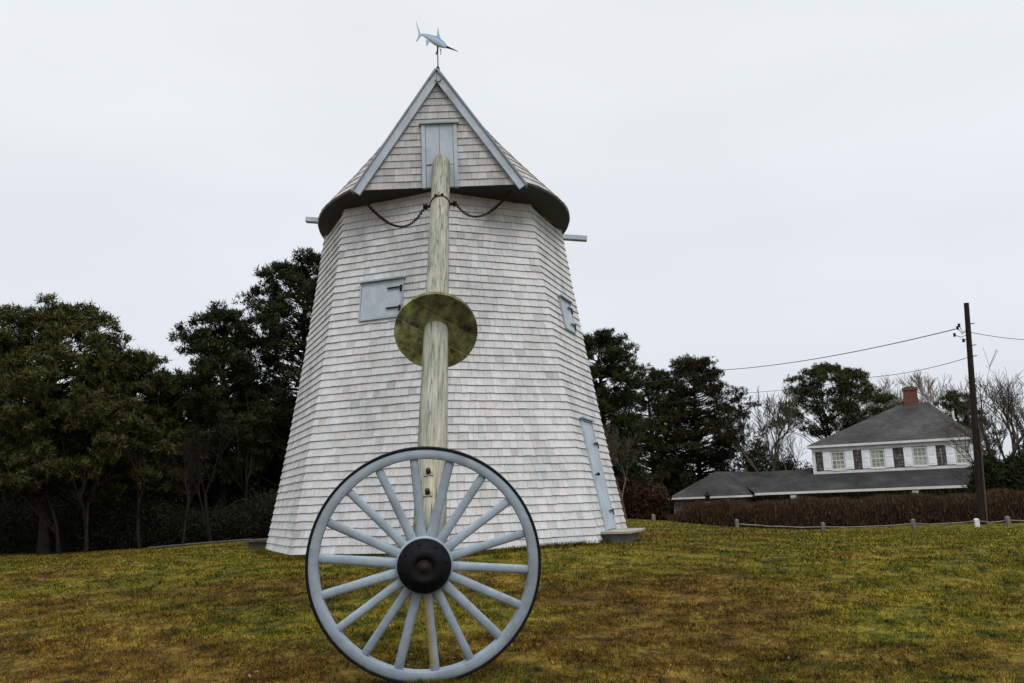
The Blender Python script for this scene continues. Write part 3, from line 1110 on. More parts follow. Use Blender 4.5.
bl = MB(); bl.tube([fpt(*zoomp(482, 315)), fpt(*zoomp(530, 333)), fpt(*zoomp(580, 354))], [.022, .013, .005], 6)
bl.build('bill', M['iron'], fish)

# ------------------------------------------------------------------ the house
PH = R_(25)
HU = Vector((math.cos(PH), -math.sin(PH), 0)); HV = Vector((math.sin(PH), math.cos(PH), 0))
p0 = at(813, 460, 57)
HO = Vector((p0.x, p0.y, -.6))
def hx(u, v, z): return HU * u + HV * v + Vector((0, 0, z - HO.z))
HM = frame(Vector((0, 0, -HO.z)), HU, HV, Vector((0, 0, 1)))
house = empty('house', HO)
tag(house, 'two-storey house with grey hipped roof, white shutters and red brick chimney', 'house')
UW, UD = 9.13, 9.0
ZUE = 4.38; ZPE = 1.6; ZPT = 2.62
w_ = MB(); w_.box(HM, 0, UW, 0, UD, .2, ZUE - .02); w_.build('upper_wall', M['clad'], house)
w_ = MB(); w_.box(HM, -2.6, UW + .3, -1.6, UD, -1.0, ZPE + .1); w_.build('lower_wall', M['clad'], house)
# hipped roof
rf = MB()
ov = .26
E_ = [hx(-ov, -ov, ZUE), hx(UW + ov, -ov, ZUE), hx(UW + ov, UD + ov, ZUE), hx(-ov, UD + ov, ZUE)]
ra = at(899, 405, 59.0) - HO; rb = at(927, 404, 57.5) - HO
ra = Vector((ra.x, ra.y, ra.z)); rb.z = ra.z
def thick(mb, polys, t=.1, col=None):
    for P in polys:
        k = len(P)
        mb.add(list(P) + [p - Vector((0, 0, t)) for p in P], [tuple(range(k)), tuple(range(2 * k - 1, k - 1, -1))] + [(j, k + j, k + (j + 1) % k, (j + 1) % k) for j in range(k)], col)
thick(rf, [(E_[0], E_[1], rb, ra), (E_[1], E_[2], rb), (E_[2], E_[3], ra, rb), (E_[3], E_[0], ra)], .05)
roof = rf.build('roof', M['asphalt'], house)
# eaves fascia
fc = MB()
fc.box(HM, -ov, UW + ov, -ov - .03, -ov + .05, ZUE - .16, ZUE - .02); fc.box(HM, -ov - .03, -ov + .05, -ov + .06, UD + ov, ZUE - .16, ZUE - .02)
fc.box(HM, UW + ov - .05, UW + ov + .03, -ov + .06, UD + ov, ZUE - .16, ZUE - .02)
fc.box(HM, -.02, UW + .02, -.06, -.003, ZUE - .40, ZUE - .165)
fc.box(HM, -ov + .06, UW + ov - .06, -ov + .06, -.07, ZUE - .15, ZUE - .12)
fc.build('eaves', M['white'], house)
tr = MB()
tr.box(HM, -.03, .16, -.05, -.003, ZPT, ZUE - .43); tr.box(HM, UW - .16, UW + .03, -.05, -.003, ZPT, ZUE - .43)
tr.box(HM, -.03, UW + .03, -.07, -.054, ZPT - .02, ZPT + .14)
tr.build('corner_board', M['white'], house)
# chimney
cb = (ra * .55 + rb * .45)
cm = MB()
CMm = frame(Vector((cb.x, cb.y, 0)), HU, HV, Vector((0, 0, 1)))
cm.box(CMm, -.42, .42, -.35, .35, ra.z - .6, ra.z + .85); cm.box(CMm, -.47, .47, -.4, .4, ra.z + .851, ra.z + 1.02, (1.1, 1.1, 1.1))
cm.box(CMm, -.3, .3, -.25, .25, ra.z + 1.021, ra.z + 1.09, (.5, .5, .5))
cm.build('chimney', M['brick'], roof)
vp = MB(); q = at(953, 414, 55.5) - HO; vp.tube([q - Vector((0, 0, .8)), q + Vector((0, 0, .2))], .07, 8); vp.build('vent_pipe', M['white'], roof)
# windows with shutters
def u_of(px):
    a = (px - W_ / 2) / FPX
    lo, hi = -3., 14.
    for _ in range(50):
        m_ = (lo + hi) / 2
        w = HO + HU * m_ + Vector((0, 0, 3.4 - HO.z)) - CAM
        if w.dot(_rt) / w.dot(_fw) < a: lo = m_
        else: hi = m_
    return lo
for px in (838.3, 877.6, 920, 963):
    uc = u_of(px)
    hwid, zb_, zt_ = .33, 2.83, ZUE - .44
    wf = MB()
    wf.box(HM, uc - hwid - .07, uc - hwid, -.06, -.003, zb_, zt_); wf.box(HM, uc + hwid, uc + hwid + .07, -.06, -.003, zb_, zt_)
    wf.box(HM, uc - hwid, uc + hwid, -.06, -.003, zt_ - .08, zt_); wf.box(HM, uc - hwid - .1, uc + hwid + .1, -.1, -.003, zb_ - .08, zb_ - .003)
    zm_ = (zb_ + zt_) / 2
    wf.box(HM, uc - hwid, uc + hwid, -.045, -.003, zm_ - .035, zm_ + .035)
    wf.box(HM, uc - hwid, uc + hwid, -.05, -.003, zb_, zb_ + .06)
    for k in (1, 2):
        uu = uc - hwid + 2 * hwid * k / 3
        wf.box(HM, uu - .016, uu + .016, -.035, -.003, zb_ + .062, zm_ - .036); wf.box(HM, uu - .016, uu + .016, -.035, -.003, zm_ + .036, zt_ - .082)
    for zz in (zb_ + (zm_ - zb_) * .52, zm_ + (zt_ - zm_) * .48):
        wf.box(HM, uc - hwid, uc + hwid, -.033, -.004, zz - .016, zz + .016)
    win = wf.build('window', M['white'], house)
    gl = MB(); gl.box(HM, uc - hwid + .002, uc + hwid - .002, -.022, -.012, zb_ + .01, zt_ - .02); gl.build('pane', M['glass'], win)
    for sd2 in (-1, 1):
        s_ = MB()
        a = uc + sd2 * (hwid + .085); b = uc + sd2 * (hwid + .56)
        lo, hi = min(a, b), max(a, b)
        s_.bbox(HM, lo, hi, -.075, -.012, zb_ - .02, zt_ + .02, .01)
        s_.bbox(HM, lo + .08, hi - .08, -.088, -.074, zb_ + .08, zm_ - .06, .012); s_.bbox(HM, lo + .08, hi - .08, -.088, -.074, zm_ + .06, zt_ - .08, .012)
        s_.build('shutter', M['shutter'], win)
# porch roof along the front and to the left
pr = MB()
def pe(u, v, z): return hx(u, v, z)
thick(pr, [(pe(-3.2, -3, ZPE), pe(UW + .6, -3, ZPE), pe(UW + .6, -.003, ZPT), pe(-5.0, -.003, ZPT)),
           (pe(-5.0, -.003, ZPT), pe(-.003, -.003, ZPT), pe(-.003, 1.0, ZPT + .34), pe(-5.6, 1.0, ZPT + .34)),
           (pe(-5.6, 1.0, ZPT + .34), pe(-.003, 1.0, ZPT + .34), pe(-.003, 6.0, ZPE), pe(-5.6, 6.0, ZPE)),
           (pe(UW + .6, -3, ZPE), pe(UW + .6, 6, ZPE), pe(UW + .003, 1, ZPT), pe(UW + .003, -.003, ZPT))], .06, (.66, .68, .72))
proof = pr.build('porch_roof', M['asphalt'], house)
pf = MB(); pf.box(HM, -3.2, UW + .62, -3.06, -3.003, ZPE - .15, ZPE - .01); pf.box(HM, -3.2, UW + .62, -3.0, -2.75, ZPE - .16, ZPE - .08)
pf.build('porch_fascia', M['white'], house)
for px in (795, 910, 976.5):
    uc = u_of(px) + .15
    pp = MB(); pp.box(HM, uc - .09, uc + .09, -2.95, -2.77, -.6, ZPE - .22); pp.box(HM, uc - .17, uc + .17, -3.0, -2.72, ZPE - .5, ZPE - .215)
    pp.build('porch_post', M['white'], house)
# left wing with its own hipped roof
lw = MB()
zW = 1.5
A = at(668.5, 498, 57); B = at(736.5, 495, 54.0); Cc = at(763, 494, 57.5); Dd = A + (Cc - B) + Vector((.5, 2.5, 0))
P1 = at(715.5, 471.5, 58.5); P2 = at(748, 472, 61.5); P2.z = P1.z
for q in (A, B, Cc, Dd): q.z = 1.5
A, B, Cc, Dd, P1, P2 = [q - HO for q in (A, B, Cc, Dd, P1, P2)]
thick(lw, [(A, B, P1), (B, Cc, P2, P1), (Cc, Dd, P2), (Dd, A, P1, P2)], .06, (.78, .79, .82))
lw.build('wing_roof', M['asphalt'], house)
ww = MB(); cen = (A + B + Cc + Dd) / 4
def ins(q, k=.9): return cen + (q - cen) * k
qs = [ins(q) for q in (A, B, Cc, Dd)]
vs = [Vector((q.x, q.y, -.5)) for q in qs] + [Vector((q.x, q.y, 1.5 - HO.z - .1)) for q in qs]
ww.add(vs, [(0, 1, 5, 4), (1, 2, 6, 5), (2, 3, 7, 6), (3, 0, 4, 7)])
ww.build('wing_wall', M['clad'], house)
wfm = MB()
for a, b in ((A, B), (B, Cc)):
    d = (b - a).normalized(); nn = Vector((d.y, -d.x, 0))
    Mf = frame(a, d, -nn, Vector((0, 0, 1)))
    wfm.box(Mf, 0, (b - a).length, -.04, .02, -.12, -.012)
wfm.build('wing_fascia', M['white'], house)

# ------------------------------------------------------------------ lantern on its post
lp = at(708, 503, 40)
lz = gz(lp.x, lp.y)
ln = empty('lantern_post', (lp.x, lp.y, lz))
tag(ln, 'black lantern on a post rising above the brown hedge near the left wing', 'lantern')
hz_ = lp.z - lz
q = MB(); q.tube([(0, 0, -.1), (0, 0, hz_ - .02)], .045, 8); q.build('post', M['creosote'], ln)
q = MB(); q.lathe(Matrix.Translation((0, 0, hz_)), [(.02, -.06), (.16, -.03), (.16, .03), (.02, .04)], 12); q.build('base_plate', M['white'], ln)
q = MB(); q.lathe(Matrix.Translation((0, 0, hz_)), [(.07, .045), (.11, .30), (.15, .30), (.15, .33), (.05, .43), (.02, .49), (.001, .5)], 6, None, False); q.build('lamp', M['iron'], ln)

# ------------------------------------------------------------------ utility pole and wires
YU = 33.6
ub = at(982, 522, YU); ut = at(966.3, 303, YU - .5)
uz = gz(ub.x, ub.y)
up_ = empty('utility_pole', (ub.x, ub.y, uz))
tag(up_, 'tall leaning dark wooden utility pole at the right behind the rail fence', 'utility pole')
o = Vector((ub.x, ub.y, uz))
q = MB(); 
q.tube([Vector((ub.x + .02, ub.y, uz - .4)) - o] + [ub.lerp(ut, t) - o for t in (.1, .35, .6, .85, 1)], [.132, .126, .117, .107, .096, .088], 12); q.build('pole', M['creosote'], up_)
q = MB(); c = ub.lerp(ut, .2) - o
q.tube([ub.lerp(ut, .0) + Vector((.1, -.17, 0)) - o, ub.lerp(ut, .42) + Vector((.08, -.15, 0)) - o], [.03, .03], 6); q.build('conduit', M['greybark'], up_)
ins_pts = [at(957.5, 328, YU - .6), at(954.5, 335, YU - .6), at(963.5, 340.5, YU - .6), at(959, 325.5, YU - .6)]
for p in ins_pts:
    b_ = MB(); a_ = ub.lerp(ut, .86) - o
    pp = p - o
    b_.lathe(Matrix.Translation(pp), [(.001, -.07), (.045, -.06), (.055, -.02), (.035, 0), (.055, .03), (.04, .07), (.001, .075)], 8)
    b_.tube([pp, (pp + a_) / 2 + Vector((-.05, 0, -.12)), a_ + Vector((0, 0, (pp.z - a_.z) * .6))], .012, 5)
    b_.build('insulator', M['iron'], up_)
for t in (.75, .8, .9):
    b_ = MB(); c = ub.lerp(ut, t) - o
    b_.tube([c + Vector((.05, -.08, 0)), c + Vector((.22, -.08, .02))], [.02, .015], 6); b_.build('bolt', M['iron'], up_)

def wire(pts, label, sag=.4, r=.014):
    P = []
    for a, b in zip(pts[:-1], pts[1:]):
        for i in range(24):
            t = i / 24
            P.append(a.lerp(b, t) - Vector((0, 0, sag * 4 * t * (1 - t))))
    P.append(pts[-1])
    o = P[0]
    mb = MB(); mb.tube([p - o for p in P], r, 5)
    w = mb.build('overhead_wire', M['wire']); w.location = o
    tag(w, label, 'wire', 'overhead wires at the utility pole')
wire([at(957.5, 328.5, YU - .6), at(722, 370, 52), at(600, 384, 60)], 'upper black wire running left from the utility pole top towards the pines', .25, .018)
wire([at(969.6, 357, YU - .3), at(872, 377, 42), at(742, 393, 54), at(640, 404, 62)], 'lower thin wire running left from the utility pole past the umbrella pine', .12, .012)
wire([at(969, 332, YU - .3), at(1030, 340, 36), at(1200, 345, 44)], 'short wire running right from the utility pole out of the picture', .05, .012)

# ------------------------------------------------------------------ rail fence
fpx = [(654, 526, 34.5), (737, 525.2, 33.2), (823, 524.8, 32.3), (913.5, 524.3, 31.6), (977, 524.6, 31.2), (1008.5, 526, 30.8), (1110, 530, 30.2)]
fence = empty('rail_fence', at(823, 524.8, 32.3))
tag(fence, 'low weathered rail fence running along the front of the brown hedge', 'fence')
fo = fence.location
tops = []
for i, (px, py, yy) in enumerate(fpx):
    b = at(px, py, yy); b.z = gz(b.x, b.y)
    h = .31 if i not in (0,) else .22
    if i == 4: h = .25
    q = MB()
    Mq = frame(Vector((b.x, b.y, b.z)) - fo, Vector((1, 0, 0)), Vector((0, 1, 0)), Vector((0, 0, 1))) @ Matrix.Rotation(random.uniform(-.3, .3), 4, 'Z')
    ww_ = .055 if i != 4 else .07
    q.box(Mq, -ww_, ww_, -.07, .07, -.2, h)
    q.add([Mq @ Vector(p) for p in ((-ww_, -.07, h), (ww_, -.07, h), (ww_, .07, h), (-ww_, .07, h), (0, 0, h + .035))], [(0, 1, 4), (1, 2, 4), (2, 3, 4), (3, 0, 4)])
    po_ = q.build('post', M['oldfence'] if i != 4 else M['white'], fence)
    if i == 4: po_['label'] = 'white painted post beside the utility pole'
    tops.append(b + Vector((0, 0, .17 if i < 4 else .19)))
for i in range(1, len(tops) - 1):
    a, b = tops[i] - fo, tops[i + 1] - fo
    q = MB()
    pts = []
    for k in range(9):
        t = k / 8
        p = a.lerp(b, t); 
        pw = p + fo
        p.z += -.05 * math.sin(math.pi * t) + random.uniform(-.012, .012)
        pts.append(p)
    q.tube(pts, [.024] * 9, 7); q.build('rail', M['oldfence'], fence)

# ------------------------------------------------------------------ trees
def leaf_tris(cen, n_per, ln, wd, spread, up_bias=.35, tint=None, out=None):
    "triangles radiating from each tuft centre"
    k = len(cen)
    c = np.repeat(cen, n_per, 0); m_ = len(c)
    d = rng.normal(0, 1, (m_, 3)); d[:, 2] += up_bias
    d /= np.linalg.norm(d, axis=1)[:, None]
    s = rng.normal(0, 1, (m_, 3)); s -= d * (s * d).sum(1)[:, None]; s /= np.linalg.norm(s, axis=1)[:, None]
    b = c + rng.normal(0, spread, (m_, 3))
    L = ln * rng.uniform(.6, 1.4, m_)[:, None]; w = wd * rng.uniform(.6, 1.4, m_)[:, None]
    V = np.stack([b - s * w, b + s * w, b + d * L], 1)
    T = np.repeat(tint, n_per, 0) * rng.uniform(.75, 1.25, m_)[:, None]
    return V, T

def needle_tint(k, warm=0.0, base=1.0):
    b = base * np.exp(rng.normal(0, .30, k))
    return np.stack([b * (1 + warm + rng.normal(0, .10, k)), b, b * rng.uniform(.75, 1.15, k)], -1)

def build_pine(name, loc, H, spread, base=.3, seed=1, n_cl=130, warm=.0, bright=1.0, lean=0.0, flat=False, nt_=20, trunk_r=None, forks=1, gap=.0, clr=.60):
    "trunk, limbs reaching out to foliage clumps inside an uneven envelope, needle tufts on their twigs"
    r = random.Random(seed)
    root = empty(name, loc)
    tb = MB()
    tr_ = trunk_r or H * .017 + .05
    n = 9
    stems = []
    for fk in range(forks):
        fa = 2 * math.pi * fk / max(1, forks) + r.uniform(-.4, .4)
        fx = (spread * .42 * math.cos(fa), spread * .3 * math.sin(fa)) if forks > 1 else (0, 0)
        tp_ = []
        for i in range(n + 1):
            t = i / n
            s = max(0, (t - .22) / .78)
            tp_.append(Vector((lean * t * H + fx[0] * s + r.uniform(-.06, .06) * t * 2, fx[1] * s + r.uniform(-.06, .06) * t * 2, t * H * .93 - (.3 if i == 0 else 0))))
        tb.tube(tp_, [tr_ * (1.2 if i == 0 else 1) * (1 - .84 * i / n) / (1 if fk == 0 else 1.3) for i in range(n + 1)], 8)
        stems.append(tp_)
    ph = [r.uniform(0, 6.28) for _ in range(6)]
    def env(s, a):
        if flat: p = math.sqrt(max(0, 1 - max(0, (s - .22) / .80) ** 2)) * min(1, .72 + s * 1.3)
        else: p = min(1, .66 + s * 1.1) * max(0, 1 - max(0, (s - .30) / .73) ** 2.2) ** .55
        l = 1 + .20 * math.sin(2 * a + 7 * s + ph[0]) + .16 * math.sin(3 * a - 11 * s + ph[1]) + .10 * math.sin(5 * a + 17 * s + ph[2])
        return spread * p * l / 1.02
    cents = []; cb = []
    for c in range(n_cl):
        s = (c + r.random()) / n_cl
        s = s ** (.9 if not flat else .8)
        a = r.uniform(0, 2 * math.pi)
        if r.random() < gap: continue
        R0 = env(s, a)
        f = math.sqrt(r.uniform(.12, 1.0))
        z = H * (base + (1 - base) * (s * .965))
        tgt = Vector((R0 * f * math.cos(a) + lean * z, R0 * f * math.sin(a), z + r.gauss(0, .10)))
        st = min(stems, key=lambda q: (Vector((q[6].x, q[6].y)) - Vector((tgt.x, tgt.y))).length)
        zs = max(H * (.12 if not flat else .42), z - R0 * f * (.30 if not flat else .55) - .15)
        t = min(.98, zs / (H * .93)); i0 = min(n - 1, int(t * n)); p = st[i0].lerp(st[i0 + 1], t * n - i0)
        m1 = p.lerp(tgt, .45) + Vector((r.gauss(0, .12), r.gauss(0, .12), -.06 * R0 * f + r.gauss(0, .06)))
        L = (tgt - p).length
        if flat: m1 += Vector((0, 0, .16 * L))
        lr = tr_ * (.13 + .05 * L) * (1 - .45 * t) * (.55 if flat else 1)
        tb.tube([p, m1, tgt], [lr, lr * .6, max(.012, lr * .25)], 5, None, False)
        cr_ = clr * r.uniform(.65, 1.25) * (1 - .30 * s) * (.7 + .1 * spread)
        k = int(11 * cr_ / .5) + 5
        for q in range(k):
            d = Vector((r.gauss(0, 1), r.gauss(0, 1), r.gauss(.25, .55)))
            d = d.normalized() * cr_ * r.uniform(.35, 1.05)
            d.z *= .62
            e_ = tgt + d
            if q % 3 == 0: tb.tube([tgt - d * .1, e_], [.012, .005], 3, None, False)
            cents.append(e_); cb.append(1.0)
    cents = np.array([tuple(c) for c in cents])
    tint = needle_tint(len(cents), warm, bright)
    V, T = leaf_tris(cents, nt_, .165, .020, .05, .55, tint)
    tb.build('trunk', M['bark'], root)
    tris('crown', V, M['needles'], T, root)
    return root

def build_bare(name, loc, H, spread, seed=1, mat='greybark', depth=5, r0=.14, up=.5, lean=(0, 0), tw_r=.006, forks=3, fan=.6, start=.25, jit=.16):
    r = random.Random(seed)
    root = empty(name, loc)
    tb = MB(); cb_ = MB()
    def grow(p, d, L, rad, lvl):
        n = 4 if lvl < 2 else 3
        pts = [p]
        for i in range(n):
            d = (d + Vector((r.gauss(0, jit), r.gauss(0, jit), r.gauss(.03, .10)))).normalized()
            pts.append(pts[-1] + d * L / n)
        e_ = max(tw_r, rad * .62)
        (tb if lvl < 2 else cb_).tube(pts, [rad + (e_ - rad) * i / n for i in range(n + 1)], 7 if lvl < 2 else (4 if lvl < 4 else 3), None, False)
        if lvl >= depth: return
        kids = forks + (1 if lvl > 1 else 0)
        for c in range(kids):
            f = 1.0 if c == 0 else r.uniform(.35, 1.0)
            i1 = min(n - 1, int(f * n)); bp = pts[i1].lerp(pts[i1 + 1], f * n - i1)
            ax_ = Vector((r.gauss(0, 1), r.gauss(0, 1), r.gauss(0, .5))).normalized()
            nd = (d + ax_ * fan * r.uniform(.6, 1.3) + Vector((0, 0, up * .25))).normalized()
            grow(bp, nd, L * r.uniform(.58, .82), max(tw_r, rad * r.uniform(.42, .6)), lvl + 1)
    d0 = Vector((lean[0], lean[1], 1)).normalized()
    grow(Vector((0, 0, -.2)), d0, H * start, r0, 0)
    # scale to the wanted height
    allv = tb.v + cb_.v
    mxz = max(v[2] for v in allv)
    s = H / mxz
    for b in (tb, cb_): b.v = [(v[0] * spread, v[1] * spread, v[2] * s) for v in b.v]
    tb.build('trunk', M[mat], root); cb_.build('crown', M[mat], root, recalc=False)
    return root

def build_shrub(name, loc, rx, ry, h, mat, n, ln, wd, tintv, seed=1, stems=10, hollow=.5, upb=.4):
    r = random.Random(seed)
    root = empty(name, loc)
    sm = MB()
    u = rng.normal(0, 1, (n, 3)); u /= np.linalg.norm(u, axis=1)[:, None]
    u[:, 2] = np.abs(u[:, 2])
    rad = rng.uniform(hollow, 1, n) ** .6
    lump = 1 + .16 * np.sin(u[:, 0] * 5 + seed) * np.cos(u[:, 1] * 4 + seed * 2) + .12 * np.sin(u[:, 2] * 9 + seed) + rng.normal(0, .05, n)
    p = u * (rad * lump)[:, None] * np.array([rx, ry, h])
    b = np.exp(rng.normal(0, .3, n))
    tint = np.array(tintv) * b[:, None]
    V, T = leaf_tris(p, 8, ln, wd, .06, upb, tint)
    for k in range(stems):
        a = r.uniform(0, 6.28); q = r.uniform(.3, .85)
        e_ = Vector((rx * q * math.cos(a), ry * q * math.sin(a), h * r.uniform(.5, .9)))
        sm.tube([Vector((r.uniform(-.1, .1), r.uniform(-.1, .1), -.1)), e_ * .5 + Vector((0, 0, h * .12)), e_], [.03, .02, .008], 4, None, False)
    sm.build('stems', M['bark'], root)
    tris('foliage', V, mat, T, root)
    return root

def spot(px, Y_):
    p = at(px, 500, Y_)
    return Vector((p.x, Y_, gz(p.x, Y_)))
def top_h(px, py, Y_):
    p = at(px, py, Y_)
    return p.z - gz(p.x, Y_)

PG = 'pines around the windmill'
pines = [  # px, top py, depth, half width px, base, seed, clumps, warm, bright, label, extra
    (46, 294, 31, 76, .26, 3, 330, .20, 1.7, 'broad yellowish green pine at the left edge of the picture', {}),
    (130, 346, 33, 54, .26, 5, 250, .20, 1.35, 'lower bushy pine right of the yellowish pine, its top the lowest on the left side', {}),
    (222, 298, 34, 54, .22, 8, 230, -.05, .75, 'dark pine with thin open trunk between the bushy pine and the windmill', {}),
    (304, 246, 36, 84, .22, 11, 330, -.05, .75, 'tallest dark pine, its crown touching the left wall of the windmill', {'gap': .10}),
    (-40, 325, 36, 80, .12, 13, 200, .1, .8, 'dark pine cut off by the left edge behind the yellowish pine', {}),
    (95, 375, 40, 80, .04, 15, 240, .0, .6, 'short dark pine filling the gap behind the two yellowish pines', {}),
    (178, 385, 44, 70, .04, 17, 220, -.1, .55, 'short black green pine far behind the open trunked dark pine', {}),
    (260, 375, 46, 70, .04, 18, 220, -.1, .55, 'short black green pine far behind the tallest dark pine', {}),
    (608, 328, 40, 52, .18, 21, 240, -.05, .9, 'dark green pine directly right of the windmill tower', {'gap': .06}),
    (702, 354, 64, 52, .08, 23, 420, .38, .62, 'brownish dark pine left of the bare trees, with a domed top', {'clr': .75}),
    (655, 368, 66, 46, .10, 25, 280, .0, .75, 'small dark pine between the green pine and the domed brownish pine', {}),
    (565, 350, 48, 60, .15, 26, 120, .0, .7, 'dark pine mostly hidden behind the right wall of the windmill', {}),
    (842, 362, 68, 56, .56, 29, 230, .04, 1.2, 'umbrella shaped pine with bare trunk left of the house chimney', {'flat': True, 'forks': 3, 'clr': .66}),
    (968, 388, 66, 34, .25, 31, 150, .1, 1.1, 'green pine rising behind the right slope of the house roof', {}),
]
for (px, py, Y_, hwp, base, seed, limbs, warm, bright, label, ex) in pines:
    s = spot(px, Y_)
    o = build_pine('pine_tree', s, top_h(px, py, Y_) * (.965 if px < 330 else .985), hwp / FPX * Y_, base, seed, limbs, warm, bright, **ex)
    tag(o, label, 'tree', PG)

bares = [ # px, py, depth, spread, seed, mat, depth lvls, r0, label, kw
    (772, 386, 62, 1.45, 41, 'lichenbark', 5, .13, 'bare grey branched tree between the brownish pine and the umbrella pine', dict(up=.55, start=.2, tw_r=.009)),
    (748, 400, 65, 1.0, 43, 'lichenbark', 5, .12, 'thinner bare tree right behind the domed brownish pine', dict(up=.7)),
    (800, 402, 66, 1.1, 44, 'lichenbark', 5, .12, 'bare tree left of the house under the umbrella pine', dict(up=.5)),
    (935, 362, 84, 1.5, 45, 'palebark', 6, .16, 'pale bare tree far behind the house chimney', dict(up=.8, tw_r=.012)),
    (895, 368, 88, 1.35, 46, 'palebark', 6, .16, 'pale bare tree just left of the chimney behind the umbrella pine', dict(up=.8, tw_r=.012)),
    (1000, 352, 42, 1.35, 47, 'greybark', 5, .15, 'bare dark tree right of the utility pole with wide spreading twigs', dict(up=.55)),
    (1040, 372, 45, 1.3, 48, 'greybark', 5, .14, 'bare tree at the right edge of the picture', dict(up=.5)),
    (977, 402, 45, 1.5, 49, 'greybark', 5, .08, 'small bare tree reaching its twigs across the house front', dict(up=.25, lean=(-.35, -.1))),
    (212, 400, 31, 1.0, 50, 'bark', 4, .07, 'thin bare sapling under the dark pine left of the windmill', dict(up=.6)),
    (182, 430, 30, 1.0, 52, 'bark', 4, .05, 'slender leaning bare sapling nearest the lawn on the left', dict(up=.5, lean=(.25, 0))),
    (626, 420, 36, 1.3, 53, 'greybark', 5, .07, 'bare sapling beside the right wall of the windmill', dict(up=.5)),
]
for (px, py, Y_, sp_, seed, mt, lv, r0, label, kw) in bares:
    s = spot(px, Y_)
    o = build_bare('bare_tree', s, top_h(px, py, Y_), sp_, seed, mt, lv, r0, **kw)
    tag(o, label, 'tree', 'leafless trees')

shrubs = [ # px, py top, depth, half width px, material, count, tint, label
    (632, 480, 38, 30, 'twigs', 2600, (.75, .55, .5), 'rusty brown bush right of the windmill door'),
    (612, 455, 39, 36, 'brush', 2600, (.9, 1, .8), 'dark tangled bush behind the windmill door step'),
    (638, 476, 47, 24, 'brush', 2600, (1.1, .9, .7), 'dark brown bush behind the left wing of the house'),
    (762, 440, 67, 22, 'needles', 2400, (.55, .6, .6), 'dark evergreen bush under the bare trees by the wing roof'),
    (788, 456, 68, 14, 'needles', 1800, (.6, .65, .6), 'smaller dark evergreen bush left of the upper storey'),
    (1003, 452, 41, 32, 'needles', 3200, (.6, .62, .55), 'dark evergreen bush right of the utility pole'),
    (1045, 440, 42, 36, 'needles', 3000, (.6, .62, .55), 'dark evergreen bush at the right edge of the picture'),
]
for i, (px, py, Y_, hwp, mt, n, tv, label) in enumerate(shrubs):
    s = spot(px, Y_)
    o = build_shrub('shrub', s, hwp / FPX * Y_, hwp / FPX * Y_ * .8, top_h(px, py, Y_), M[mt], n, .22, .03, tv, 60 + i)
    tag(o, label, 'shrub', 'shrubs at the edge of the lawn')

# the dense wood behind: one mass of dark brush
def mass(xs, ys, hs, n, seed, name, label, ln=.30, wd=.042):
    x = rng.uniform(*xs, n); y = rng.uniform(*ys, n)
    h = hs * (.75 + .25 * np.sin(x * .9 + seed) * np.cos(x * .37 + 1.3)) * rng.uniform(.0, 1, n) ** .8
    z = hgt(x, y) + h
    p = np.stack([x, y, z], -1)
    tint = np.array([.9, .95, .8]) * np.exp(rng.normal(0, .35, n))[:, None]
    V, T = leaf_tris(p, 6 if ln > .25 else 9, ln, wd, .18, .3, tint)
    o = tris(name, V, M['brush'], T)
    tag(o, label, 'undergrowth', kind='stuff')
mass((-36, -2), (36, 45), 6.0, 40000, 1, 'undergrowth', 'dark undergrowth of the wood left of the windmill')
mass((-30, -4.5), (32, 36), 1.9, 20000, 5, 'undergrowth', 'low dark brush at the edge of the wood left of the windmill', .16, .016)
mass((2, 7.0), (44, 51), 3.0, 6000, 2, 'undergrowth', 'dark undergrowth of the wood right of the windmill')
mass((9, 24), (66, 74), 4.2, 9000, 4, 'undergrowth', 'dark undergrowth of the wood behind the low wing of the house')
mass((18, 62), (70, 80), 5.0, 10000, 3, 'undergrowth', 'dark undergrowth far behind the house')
# thin trunks inside the left wood
tr_px = [(14, 33, 400), (62, 30.5, 400), (100, 34, 420), (142, 31, 420), (160, 36, 400), (240, 33, 400), (258, 35, 400), (88, 29.5, 440)]
tlab = ['thin dark trunk at the far left of the wood', 'dark trunk under the yellowish pine', 'dark trunk left of the bushy pine trunk', 'dark trunk right under the bushy pine',
        'slim trunk between the bushy pine and the open dark pine', 'slim trunk just right of the open dark pine', 'slim trunk nearest the windmill in the left wood', 'slender trunk standing closest to the lawn under the two yellowish pines']
for i, (px, Y_, py) in enumerate(tr_px):
    s = spot(px, Y_)
    o = build_bare('bare_tree', s, top_h(px, py, Y_), 1.0, 80 + i, 'bark', 3, .07, up=.8, start=.8, fan=.6, jit=.05)
    tag(o, tlab[i], 'tree', 'leafless trees')

lg0 = spot(150, 29.5); lg1 = spot(252, 31.0)
b_ = MB(); b_.tube([Vector((0, 0, .05)), (lg1 - lg0) * .5 + Vector((0, 0, .06)), lg1 - lg0 + Vector((0, 0, .05))], [.04, .035, .03], 7)
lgo = b_.build('log', M['greybark']); lgo.location = lg0
tag(lgo, 'long thin grey log lying along the edge of the left wood', 'log')

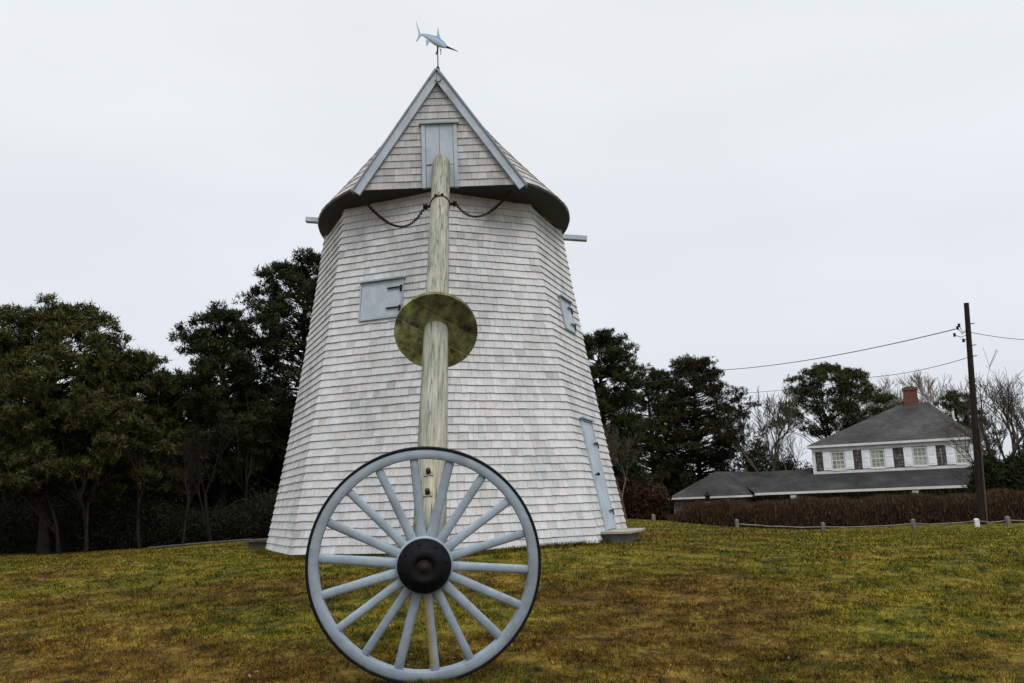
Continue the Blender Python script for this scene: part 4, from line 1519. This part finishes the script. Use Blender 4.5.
# ------------------------------------------------------------------ the brown hedge
def hedge():
    a = at(690, 520, 36.6); b = at(1130, 520, 33.8)
    L = (Vector((b.x, b.y, 0)) - Vector((a.x, a.y, 0))).length
    dx = np.array([b.x - a.x, b.y - a.y]) / L; dn = np.array([-dx[1], dx[0]])
    n = 52000
    s = rng.uniform(-.9, L, n); w = rng.uniform(0, 1.9, n)
    x = a.x + dx[0] * s + dn[0] * w; y = a.y + dx[1] * s + dn[1] * w
    z0 = hgt(x, y)
    top = 1.16 + .07 * np.sin(s * 1.7) + .05 * np.sin(s * 4.3 + 1) - .35 * np.clip(-s + .4, 0, 2) - .25 * np.clip((.35 - w) / .35, 0, 1) ** 2
    top = top - z0 + .06
    hz = rng.uniform(.0, .96, n) * top
    ln = rng.uniform(.12, .34, n); ln = np.minimum(ln, top - hz + .10)
    d = rng.normal(0, .34, (n, 3)); d[:, 2] = 1; d /= np.linalg.norm(d, axis=1)[:, None]
    ang = rng.uniform(0, 2 * np.pi, n); wd = rng.uniform(.008, .022, n)
    c = np.stack([x, y, z0 + hz], -1)
    sv = np.stack([np.cos(ang), np.sin(ang), np.zeros(n)], -1)
    V = np.stack([c - sv * wd[:, None], c + sv * wd[:, None], c + d * ln[:, None]], 1)
    t = np.exp(rng.normal(0, .35, n))
    o_ = Vector((a.x, a.y, gz(a.x, a.y)))
    V -= np.array(o_)
    root = empty('hedge', o_)
    tris('twigs', V, M['twigs'], np.stack([t, t * rng.uniform(.8, 1.1, n), t * rng.uniform(.7, 1.2, n)], -1), root)
    sm = MB()
    for k in range(90):
        ss_ = random.uniform(0, L); w2 = random.uniform(.3, 1.5)
        xx = a.x + dx[0] * ss_ + dn[0] * w2; yy = a.y + dx[1] * ss_ + dn[1] * w2
        p = Vector((xx, yy, gz(xx, yy))) - o_
        sm.tube([p, p + Vector((random.uniform(-.1, .1), random.uniform(-.1, .1), .75))], [.02, .008], 4, None, False)
    sm.build('stems', M['bark'], root)['kind'] = 'stuff'
    tag(root, 'long clipped brown leafless hedge in front of the house', 'hedge')
hedge()
print('GWZ', GWZ, 'ground under wheel', gz(hub.x, hub.y), 'ZR', ZR, 'ZG', ZG, 'wheel r', RWH)
